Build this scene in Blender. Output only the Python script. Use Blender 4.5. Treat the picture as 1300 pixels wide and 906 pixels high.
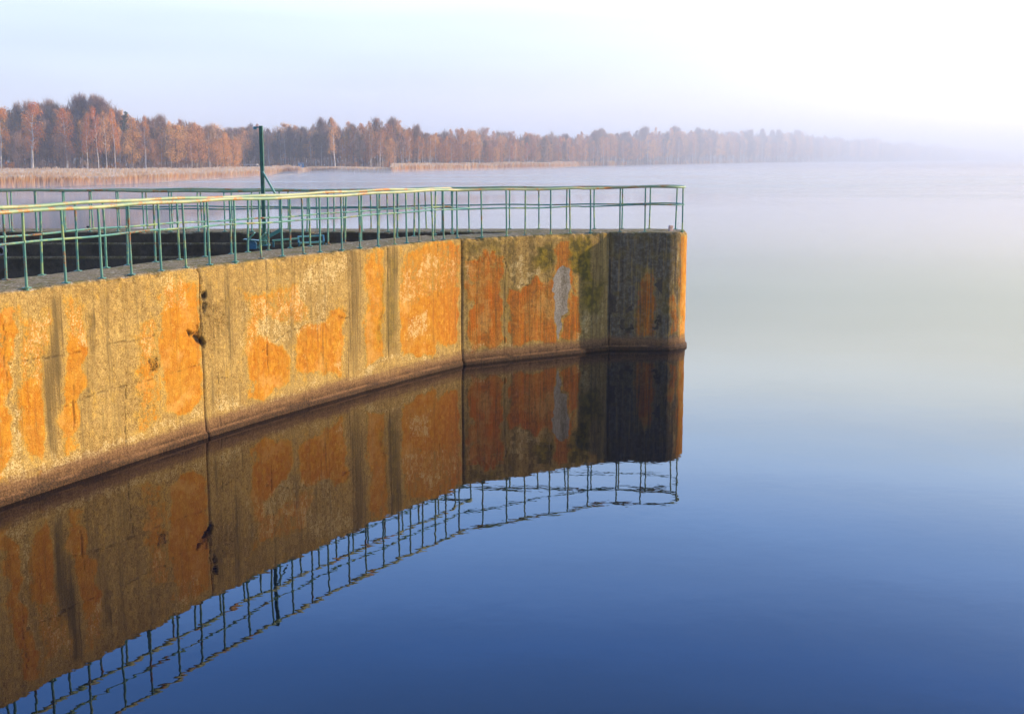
import bpy, math, random
import numpy as np
from mathutils import Vector, Matrix

for o in list(bpy.data.objects):
    bpy.data.objects.remove(o)
S = bpy.context.scene
COL = S.collection
rad = math.radians

# ------------------------------------------------------------ camera
CAM_H = 4.0
cam = bpy.data.cameras.new('camera')
cam.sensor_width = 36.0
cam.lens = 1400 / 1300 * 36.0
cam.shift_y = -45 / 1300
cam.clip_start = 0.1
cam.clip_end = 12000
co = bpy.data.objects.new('camera', cam)
COL.objects.link(co)
co.location = (0, 0, CAM_H)
co.rotation_euler = (rad(90 - 8.45), 0, 0)
S.camera = co

# ------------------------------------------------------------ light
SUN_AZ = rad(78)      # clockwise from the view direction (+Y) towards +X
SUN_EL = rad(13)
sun = bpy.data.lights.new('sun', 'SUN')
sun.energy = 5.0
sun.angle = rad(0.6)
sun.color = (1.0, 0.80, 0.52)
so = bpy.data.objects.new('sun', sun)
COL.objects.link(so)
sd = Vector((math.sin(SUN_AZ) * math.cos(SUN_EL), math.cos(SUN_AZ) * math.cos(SUN_EL), math.sin(SUN_EL)))
so.rotation_euler = sd.to_track_quat('Z', 'Y').to_euler()
so.location = sd * 60

W = bpy.data.worlds.new('World')
S.world = W
W.use_nodes = True
nt = W.node_tree
nt.nodes.clear()
def N(t, tree, **kw):
    n = tree.nodes.new(t)
    for k, v in kw.items():
        setattr(n, k, v)
    return n
wo = N('ShaderNodeOutputWorld', nt)
sky = N('ShaderNodeTexSky', nt, sky_type='NISHITA', sun_disc=False)
sky.sun_elevation = SUN_EL
sky.sun_rotation = SUN_AZ
sky.dust_density = 1.5
b1 = N('ShaderNodeBackground', nt)
b1.inputs[1].default_value = 0.05
nt.links.new(sky.outputs[0], b1.inputs[0])
tc = N('ShaderNodeTexCoord', nt)
sep = N('ShaderNodeSeparateXYZ', nt)
nt.links.new(tc.outputs['Generated'], sep.inputs[0])
# thin morning stratus: pale near the horizon, clear blue overhead
SKY_Z = [(0.0, (0.68, 0.68, 0.85)), (0.05, (0.60, 0.65, 0.86)), (0.09, (0.62, 0.71, 0.87)), (0.12, (0.72, 0.83, 0.93)), (0.14, (0.90, 1.00, 1.07)), (0.165, (1.24, 1.34, 1.40)), (0.20, (1.60, 1.82, 2.05)), (0.25, (1.35, 1.88, 2.75)),
         (0.32, (0.84, 1.58, 3.20)), (0.42, (0.36, 1.00, 2.90)), (0.55, (0.20, 0.46, 1.20)), (0.75, (0.12, 0.20, 0.42)), (1.0, (0.10, 0.16, 0.32))]
rp = N('ShaderNodeValToRGB', nt)
el = rp.color_ramp.elements
while len(el) > 1:
    el.remove(el[0])
el[0].position = SKY_Z[0][0]; el[0].color = (*SKY_Z[0][1], 1)
for p, c in SKY_Z[1:]:
    e = el.new(p); e.color = (*c, 1)
nt.links.new(sep.outputs[2], rp.inputs[0])
# glow of the low sun behind the stratus, towards the sun's side
dp = N('ShaderNodeVectorMath', nt, operation='DOT_PRODUCT')
dp.inputs[1].default_value = (math.sin(SUN_AZ), math.cos(SUN_AZ), 0.10)
nt.links.new(tc.outputs['Generated'], dp.inputs[0])
mr = N('ShaderNodeMapRange', nt, interpolation_type='SMOOTHSTEP')
mr.inputs[1].default_value = 0.0; mr.inputs[2].default_value = 1.0
nt.links.new(dp.outputs['Value'], mr.inputs[0])
mrz = N('ShaderNodeMapRange', nt, interpolation_type='SMOOTHSTEP')
mrz.inputs[1].default_value = 0.55; mrz.inputs[2].default_value = 0.0
nt.links.new(sep.outputs[2], mrz.inputs[0])
mm = N('ShaderNodeMath', nt, operation='MULTIPLY')
nt.links.new(mr.outputs[0], mm.inputs[0]); nt.links.new(mrz.outputs[0], mm.inputs[1])
glow = N('ShaderNodeMix', nt, data_type='RGBA', blend_type='ADD')
nt.links.new(mm.outputs[0], glow.inputs[0])
nt.links.new(rp.outputs[0], glow.inputs[6])
glow.inputs[7].default_value = (0.72, 0.56, 0.20, 1)
# faint uneven bands in the stratus
mp = N('ShaderNodeMapping', nt); mp.inputs['Scale'].default_value = (1.2, 1.2, 9)
nt.links.new(tc.outputs['Generated'], mp.inputs[0])
nz = N('ShaderNodeTexNoise', nt); nz.inputs['Scale'].default_value = 1.6; nz.inputs['Detail'].default_value = 3
nt.links.new(mp.outputs[0], nz.inputs[0])
mb = N('ShaderNodeMapRange', nt)
mb.inputs[1].default_value = 0.3; mb.inputs[2].default_value = 0.7; mb.inputs[3].default_value = 0.90; mb.inputs[4].default_value = 1.08
nt.links.new(nz.outputs[0], mb.inputs[0])
# sky dimmed behind the camera to cut its fill light on the walls
bk_ = N('ShaderNodeMapRange', nt, interpolation_type='SMOOTHSTEP')
for i_, v_ in enumerate((-0.35, 0.30, 0.50, 1.0)): bk_.inputs[i_ + 1].default_value = v_
nt.links.new(sep.outputs[1], bk_.inputs[0])
ms_ = N('ShaderNodeMath', nt, operation='MULTIPLY')
nt.links.new(bk_.outputs[0], ms_.inputs[0]); nt.links.new(mb.outputs[0], ms_.inputs[1])
b2 = N('ShaderNodeBackground', nt)
nt.links.new(glow.outputs[2], b2.inputs[0]); nt.links.new(ms_.outputs[0], b2.inputs[1])
ad = N('ShaderNodeAddShader', nt)
nt.links.new(b1.outputs[0], ad.inputs[0]); nt.links.new(b2.outputs[0], ad.inputs[1])
nt.links.new(ad.outputs[0], wo.inputs[0])

S.view_settings.view_transform = 'Standard'
S.view_settings.look = 'None'
S.view_settings.exposure = 0.06
S.view_settings.gamma = 1.0
S.render.engine = 'CYCLES'
S.cycles.use_denoising = True
S.cycles.max_bounces = 6
S.cycles.diffuse_bounces = 2
S.cycles.glossy_bounces = 3
S.cycles.transparent_max_bounces = 8
S.cycles.volume_bounces = 2
S.cycles.volume_max_steps = 64

# ------------------------------------------------------------ helpers
def link(o, parent=None):
    COL.objects.link(o)
    if parent is not None:
        o.parent = parent
    return o

def tag(o, label=None, cat=None, group=None, kind=None):
    if label: o['label'] = label
    if cat: o['category'] = cat
    if group: o['group'] = group
    if kind: o['kind'] = kind
    return o

def empty(name, loc=(0, 0, 0)):
    o = bpy.data.objects.new(name, None)
    o.location = loc
    o.empty_display_size = 0.3
    return link(o)

def mesh_obj(name, verts, faces, mats, parent=None, smooth=False, mat_idx=None):
    me = bpy.data.meshes.new(name)
    me.from_pydata([tuple(v) for v in verts], [], faces)
    for m in (mats if isinstance(mats, (list, tuple)) else [mats]):
        me.materials.append(m)
    if mat_idx is not None:
        me.polygons.foreach_set('material_index', mat_idx)
    if smooth:
        me.polygons.foreach_set('use_smooth', [True] * len(me.polygons))
    me.update()
    return link(bpy.data.objects.new(name, me), parent)

class MB:
    """collects boxes, tubes and prisms into one mesh"""
    def __init__(s): s.v = []; s.f = []
    def add(s, v, f):
        b = len(s.v); s.v += [Vector(p) for p in v]; s.f += [tuple(i + b for i in q) for q in f]
    def box(s, c, d, rot=None):
        x, y, z = d[0] / 2, d[1] / 2, d[2] / 2
        v = [Vector(p) for p in ((-x, -y, -z), (x, -y, -z), (x, y, -z), (-x, y, -z), (-x, -y, z), (x, -y, z), (x, y, z), (-x, y, z))]
        if rot is not None: v = [rot @ p for p in v]
        s.add([p + Vector(c) for p in v], [(0, 3, 2, 1), (4, 5, 6, 7), (0, 1, 5, 4), (1, 2, 6, 5), (2, 3, 7, 6), (3, 0, 4, 7)])
    def bar(s, a, b, w, h, roll=0.0):
        a = Vector(a); b = Vector(b); d = b - a
        q = d.to_track_quat('X', 'Z').to_matrix() @ Matrix.Rotation(roll, 3, 'X')
        s.box((a + b) / 2, (d.length, w, h), q)
    def tube(s, pts, r, n=10, closed_ends=True):
        pts = [Vector(p) for p in pts]
        rr = r if isinstance(r, (list, tuple)) else [r] * len(pts)
        rings = []; up = Vector((0, 0, 1))
        for i, p in enumerate(pts):
            t = (pts[min(i + 1, len(pts) - 1)] - pts[max(i - 1, 0)]).normalized()
            u = up if abs(t.z) < 0.9 else Vector((0, 1, 0))
            a = t.cross(u).normalized(); b = a.cross(t)
            rings.append([p + rr[i] * (math.cos(k * 2 * math.pi / n) * a + math.sin(k * 2 * math.pi / n) * b) for k in range(n)])
        v = [q for ring in rings for q in ring]; f = []
        for i in range(len(rings) - 1):
            for k in range(n):
                f.append((i * n + k, i * n + (k + 1) % n, (i + 1) * n + (k + 1) % n, (i + 1) * n + k))
        if closed_ends:
            f.append(tuple(range(n))[::-1]); f.append(tuple((len(rings) - 1) * n + k for k in range(n)))
        s.add(v, f)
    def build(s, name, mat, parent=None, smooth=False, bevel=0.0):
        o = mesh_obj(name, s.v, s.f, mat, parent, smooth)
        if bevel:
            m = o.modifiers.new('bevel', 'BEVEL'); m.width = bevel; m.segments = 2; m.limit_method = 'ANGLE'
        if smooth:
            m = o.modifiers.new('split', 'EDGE_SPLIT'); m.split_angle = rad(40)
        return o

def new_mat(name, rough=0.8, color=(0.5, 0.5, 0.5)):
    m = bpy.data.materials.new(name)
    m.use_nodes = True
    t = m.node_tree
    p = t.nodes['Principled BSDF']
    p.inputs['Roughness'].default_value = rough
    p.inputs['Base Color'].default_value = (*color, 1)
    return m, t, p

class G:
    """tiny node-graph helper"""
    def __init__(s, t):
        s.t = t; s.tc = t.nodes.new('ShaderNodeTexCoord')
    def coord(s, scale=(1, 1, 1), out='Object', loc=(0, 0, 0)):
        m = s.t.nodes.new('ShaderNodeMapping')
        m.inputs['Scale'].default_value = scale; m.inputs['Location'].default_value = loc
        s.t.links.new(s.tc.outputs[out], m.inputs[0]); return m.outputs[0]
    def noise(s, co, scale, detail=4, rough=0.6, dist=0.0):
        n = s.t.nodes.new('ShaderNodeTexNoise')
        n.inputs['Scale'].default_value = scale; n.inputs['Detail'].default_value = detail
        n.inputs['Roughness'].default_value = rough; n.inputs['Distortion'].default_value = dist
        s.t.links.new(co, n.inputs[0]); return n.outputs[0]
    def voro(s, co, scale, feature='F1', out=0):
        n = s.t.nodes.new('ShaderNodeTexVoronoi'); n.feature = feature
        n.inputs['Scale'].default_value = scale
        s.t.links.new(co, n.inputs[0]); return n.outputs[out]
    def rng(s, x, a, b, c=0.0, d=1.0, smooth=True):
        n = s.t.nodes.new('ShaderNodeMapRange')
        if smooth: n.interpolation_type = 'SMOOTHSTEP'
        s.t.links.new(x, n.inputs[0])
        for i, v in enumerate((a, b, c, d)): n.inputs[i + 1].default_value = v
        return n.outputs[0]
    def math(s, op, a, b=0.0, c=None, clamp=False):
        n = s.t.nodes.new('ShaderNodeMath'); n.operation = op; n.use_clamp = clamp
        for i, v in enumerate((a, b) if c is None else (a, b, c)):
            if isinstance(v, (int, float)): n.inputs[i].default_value = v
            else: s.t.links.new(v, n.inputs[i])
        return n.outputs[0]
    def mix(s, f, a, b, mode='MIX'):
        n = s.t.nodes.new('ShaderNodeMix'); n.data_type = 'RGBA'; n.blend_type = mode
        for i, v in ((0, f), (6, a), (7, b)):
            if isinstance(v, (int, float)): n.inputs[i].default_value = v
            elif isinstance(v, tuple): n.inputs[i].default_value = (*v, 1) if len(v) == 3 else v
            else: s.t.links.new(v, n.inputs[i])
        return n.outputs[2]
    def attr(s, name):
        a = s.t.nodes.new('ShaderNodeAttribute'); a.attribute_name = name
        q = s.t.nodes.new('ShaderNodeSeparateColor'); s.t.links.new(a.outputs['Color'], q.inputs[0])
        return q.outputs[0], q.outputs[1], q.outputs[2]
    def bump(s, h, strength, dist, normal=None):
        b = s.t.nodes.new('ShaderNodeBump'); b.inputs['Strength'].default_value = strength
        b.inputs['Distance'].default_value = dist; s.t.links.new(h, b.inputs['Height'])
        if normal is not None: s.t.links.new(normal, b.inputs['Normal'])
        return b.outputs[0]
    def inst(s):
        return s.t.nodes.new('ShaderNodeObjectInfo').outputs['Random']
    def set(s, p, **kw):
        for k, v in kw.items(): s.t.links.new(v, p.inputs[k.replace('_', ' ')])

# ------------------------------------------------------------ value noise (numpy) for shapes and stains
_rs = np.random.RandomState(7)
_TAB = _rs.rand(256, 256)
def vnoise(x, y):
    xi = np.floor(x).astype(int); yi = np.floor(y).astype(int)
    fx = x - xi; fy = y - yi
    fx = fx * fx * (3 - 2 * fx); fy = fy * fy * (3 - 2 * fy)
    a = _TAB[xi % 256, yi % 256]; b = _TAB[(xi + 1) % 256, yi % 256]
    c = _TAB[xi % 256, (yi + 1) % 256]; d = _TAB[(xi + 1) % 256, (yi + 1) % 256]
    return (a * (1 - fx) + b * fx) * (1 - fy) + (c * (1 - fx) + d * fx) * fy
def fbm(x, y, o=4, g=0.5):
    s = 0; a = 1; t = 0
    for i in range(o):
        s = s + a * vnoise(x * 2 ** i + 17.3 * i, y * 2 ** i + 9.1 * i); t += a; a *= g
    return s / t
def sstep(x, a, b):
    t = np.clip((x - a) / (b - a), 0, 1); return t * t * (3 - 2 * t)

# ------------------------------------------------------------ water
def mat_water():
    m, t, p = new_mat('lake_water', 0.015, (0.001, 0.003, 0.010))
    g = G(t)
    p.inputs['IOR'].default_value = 1.34
    c1 = g.coord((1, 1, 1))
    n1 = g.noise(c1, 0.9, 2, 0.5, 0.3)
    n2 = g.noise(g.coord((1, 1.6, 1)), 4.5, 2, 0.5)
    h = g.math('ADD', g.math('MULTIPLY', n1, 0.7), g.math('MULTIPLY', n2, 0.16))
    # calm slicks and faintly ruffled patches far out
    ruff = g.noise(g.coord((0.012, 0.05, 1)), 1.0, 3, 0.55)
    yy = t.nodes.new('ShaderNodeSeparateXYZ'); t.links.new(c1, yy.inputs[0])
    open_ = g.rng(yy.outputs[1], 20, 200)       # out of the lee of the pier a light air ruffles the lake
    g.set(p, Roughness=g.math('ADD', g.rng(ruff, 0.42, 0.68, 0.006, 0.03), g.math('MULTIPLY', open_, g.rng(ruff, 0.30, 0.70, 0.10, 0.20))))
    g.set(p, Normal=g.bump(h, 1.0, 0.0024))
    return m
WATER = mat_water()
wv = [(-3000, -80, 0), (3000, -80, 0), (3000, 3000, 0), (-3000, 3000, 0)]
water = mesh_obj('lake_water', wv, [(0, 1, 2, 3)], WATER)
tag(water, 'calm dark blue lake mirroring the pale sky and the stained wall', 'lake', kind='structure')

# ------------------------------------------------------------ concrete
def mat_concrete():
    m, t, p = new_mat('stained_concrete', 0.85)
    p.inputs['Specular IOR Level'].default_value = 0.18
    g = G(t)
    org, stk_shade, crm = g.attr('stain_a')
    mos, pit, wet = g.attr('stain_b')
    gry, crk, top = g.attr('stain_c')
    c = g.coord()
    big = g.noise(c, 1.1, 5, 0.6)
    med = g.noise(c, 7, 6, 0.65)
    fine = g.noise(c, 42, 5, 0.7)
    grit = g.noise(c, 130, 2, 0.6)
    run = g.noise(g.coord((9, 9, 0.45)), 1.0, 5, 0.6)
    run2 = g.noise(g.coord((26, 26, 0.9)), 1.0, 3, 0.6)
    base = g.mix(g.rng(big, 0.3, 0.7), (0.42, 0.25, 0.065), (0.64, 0.42, 0.13))
    base = g.mix(g.rng(fine, 0.42, 0.62), g.mix(1.0, base, (0.60, 0.50, 0.40), 'MULTIPLY'), base)
    base = g.mix(g.rng(grit, 0.5, 0.62, 0, 0.8), base, (0.82, 0.57, 0.20))
    blot = g.noise(c, 13, 6, 0.75)
    mid2 = g.noise(c, 2.6, 5, 0.65)
    base = g.mix(g.rng(blot, 0.50, 0.66, 0, 0.6), base, (0.80, 0.52, 0.16))
    base = g.mix(g.rng(blot, 0.46, 0.32, 0, 0.65), base, (0.20, 0.105, 0.025))
    # rain runs
    base = g.mix(g.rng(run, 0.5, 0.72, 0, 0.5), base, (0.24, 0.165, 0.06))
    drip = g.noise(g.coord((11, 11, 1.6)), 1.0, 5, 0.65)
    def th(mask, w1, w2, lo=0.44, hi=0.56):
        # ragged edge: the mask fights with several noises
        mask = g.math('ADD', mask, g.math('MULTIPLY', g.math('SUBTRACT', drip, 0.5), w1 * 0.9))
        mask = g.math('ADD', mask, g.math('MULTIPLY', g.math('SUBTRACT', mid2, 0.5), w1 * 0.8))
        mask = g.math('ADD', mask, g.math('MULTIPLY', g.math('SUBTRACT', blot, 0.5), w1 * 1.3))
        k = g.math('ADD', mask, g.math('MULTIPLY', g.math('SUBTRACT', med, 0.5), w1))
        k = g.math('ADD', k, g.math('MULTIPLY', g.math('SUBTRACT', fine, 0.5), w2))
        return g.rng(k, lo, hi)
    oc = g.mix(g.rng(med, 0.35, 0.65), (0.58, 0.185, 0.008), (0.70, 0.29, 0.018))
    oc = g.mix(g.rng(run2, 0.45, 0.75, 0, 0.6), oc, (0.52, 0.14, 0.006))
    redder = g.attr('stain_d')
    oc = g.mix(g.rng(blot, 0.53, 0.66, 0, 0.65), oc, (0.90, 0.50, 0.07))
    oc = g.mix(g.rng(blot, 0.46, 0.32, 0, 0.6), oc, (0.45, 0.17, 0.02))
    oc = g.mix(g.rng(run, 0.48, 0.75, 0, 0.6), oc, (0.42, 0.17, 0.02))
    oc = g.mix(g.math('MULTIPLY', redder[0], g.rng(blot, 0.62, 0.42, 0.6, 1.0)), oc, (0.70, 0.15, 0.004))
    oc = g.mix(g.math('MULTIPLY', redder[0], g.rng(run2, 0.45, 0.7, 0, 0.7)), oc, (0.24, 0.10, 0.012))
    oc = g.mix(g.rng(grit, 0.55, 0.7, 0, 0.5), oc, (0.9, 0.55, 0.10))
    oc = g.mix(g.rng(mid2, 0.52, 0.66, 0, 0.6), oc, (0.80, 0.42, 0.10))
    base = g.mix(g.math('MULTIPLY', th(org, 1.1, 0.9, 0.06, 0.50), 0.62), base, g.mix(g.rng(fine, 0.4, 0.6), (0.52, 0.27, 0.03), (0.74, 0.44, 0.07)))
    base = g.mix(g.math('MULTIPLY', th(org, 0.85, 0.75, 0.40, 0.58), g.rng(g.noise(c, 1.7, 4, 0.6), 0.3, 0.6, 0.72, 1.0)), base, oc)
    cc = g.mix(g.rng(fine, 0.4, 0.6), (0.70, 0.45, 0.13), (0.88, 0.68, 0.34))
    base = g.mix(g.math('MULTIPLY', th(crm, 0.8, 1.7, 0.62, 0.82), 0.68), base, cc)
    gc = g.mix(g.rng(fine, 0.4, 0.6), (0.32, 0.27, 0.21), (0.52, 0.46, 0.38))
    base = g.mix(th(gry, 0.3, 0.35), base, gc)
    # moss
    mc = g.mix(g.rng(med, 0.4, 0.6), (0.09, 0.08, 0.010), (0.36, 0.24, 0.015))
    mk = g.math('MULTIPLY', g.rng(g.math('ADD', g.math('MULTIPLY', mos, 1.2), g.math('MULTIPLY', g.math('SUBTRACT', fine, 0.5), 0.9)), 0.25, 0.85), 0.9)
    base = g.mix(mk, base, mc)
    # dark streaks, with the shade of end face and chamber walls painted in
    sk = g.math('ADD', stk_shade, g.math('MULTIPLY', g.math('SUBTRACT', run2, 0.5), 1.6))
    sk = g.math('ADD', sk, g.math('MULTIPLY', g.math('SUBTRACT', run, 0.5), 0.9))
    sk = g.math('ADD', sk, g.math('MULTIPLY', g.math('SUBTRACT', blot, 0.5), 0.9))
    sk = g.math('ADD', sk, g.math('MULTIPLY', g.math('SUBTRACT', fine, 0.5), 0.7))
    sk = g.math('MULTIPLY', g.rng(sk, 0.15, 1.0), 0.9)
    sc = g.mix(redder[1], (0.175, 0.115, 0.042), g.mix(g.rng(blot, 0.40, 0.64), (0.045, 0.045, 0.052), (0.21, 0.185, 0.14)))  # end face: dark grey stain deepened by painted shade
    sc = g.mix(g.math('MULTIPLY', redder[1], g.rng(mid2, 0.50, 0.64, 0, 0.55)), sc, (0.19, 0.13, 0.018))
    sc = g.mix(g.rng(stk_shade, 1.3, 1.8), sc, g.mix(g.rng(mid2, 0.4, 0.6), (0.022, 0.020, 0.022), (0.060, 0.052, 0.048)))  # back faces and chamber walls: their shade painted nearly black
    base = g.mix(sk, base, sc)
    grime = g.math('MULTIPLY', redder[0], g.rng(run, 0.40, 0.62, 0.15, 0.75))
    base = g.mix(g.math('MULTIPLY', grime, g.rng(blot, 0.35, 0.6, 1, 0.35)), base, (0.12, 0.085, 0.025))
    # wet algae band at the waterline
    tide = g.noise(g.coord((1.3, 1.3, 14)), 1.0, 5, 0.65)
    wk = g.math('ADD', wet, g.math('MULTIPLY', g.math('SUBTRACT', med, 0.5), 0.28))
    wk = g.math('ADD', wk, g.math('MULTIPLY', g.math('SUBTRACT', tide, 0.5), 0.55))
    wk = g.math('ADD', wk, g.math('MULTIPLY', g.math('SUBTRACT', run2, 0.5), 0.35))
    wcol = g.mix(g.rng(wk, 0.55, 0.95), g.mix(g.rng(fine, 0.4, 0.6), (0.16, 0.075, 0.03), (0.30, 0.155, 0.065)), g.mix(g.rng(fine, 0.45, 0.6), (0.025, 0.012, 0.006), (0.10, 0.038, 0.016)))
    wf = g.rng(wk, 0.12, 0.60)
    base = g.mix(g.math('MULTIPLY', wf, 0.95), base, wcol)
    base = g.mix(g.math('MULTIPLY', redder[2], g.rng(fine, 0.4, 0.55, 0.2, 0.9)), base, (0.34, 0.17, 0.07))
    # pits and cracks
    pk = g.math('ADD', g.math('MULTIPLY', pit, 0.6), fine)
    pkf = g.rng(pk, 0.98, 1.12)
    hole = g.rng(g.voro(c, 28), 0.10, 0.16, 1.0, 0.0)
    hole = g.math('MULTIPLY', hole, g.rng(g.noise(c, 3.3, 2), 0.44, 0.56))
    dk = g.math('MAXIMUM', g.math('MAXIMUM', g.math('MULTIPLY', pkf, 0.85), g.math('MULTIPLY', hole, 0.7)), crk)
    base = g.mix(dk, base, (0.035, 0.022, 0.012))
    # deck top: grey, lichen and frost
    tc1 = g.mix(g.rng(fine, 0.35, 0.62), (0.12, 0.08, 0.035), (0.52, 0.38, 0.20))
    tc1 = g.mix(g.rng(g.noise(c, 3.0, 5, 0.7), 0.46, 0.60, 0, 0.8), tc1, (0.22, 0.17, 0.03))
    tc1 = g.mix(g.rng(blot, 0.54, 0.66, 0, 0.75), tc1, (0.85, 0.74, 0.58))
    base = g.mix(top, base, tc1)
    g.set(p, Base_Color=base)
    g.set(p, Roughness=g.rng(wf, 0, 1, 0.9, 0.7))
    hgt = g.math('ADD', g.math('MULTIPLY', fine, 0.6), g.math('MULTIPLY', grit, 0.22))
    hgt = g.math('ADD', hgt, g.math('MULTIPLY', med, 0.7))
    hgt = g.math('SUBTRACT', hgt, g.math('MULTIPLY', dk, 1.1))
    g.set(p, Normal=g.bump(hgt, 0.85, 0.028))
    return m
CONC = mat_concrete()

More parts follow.
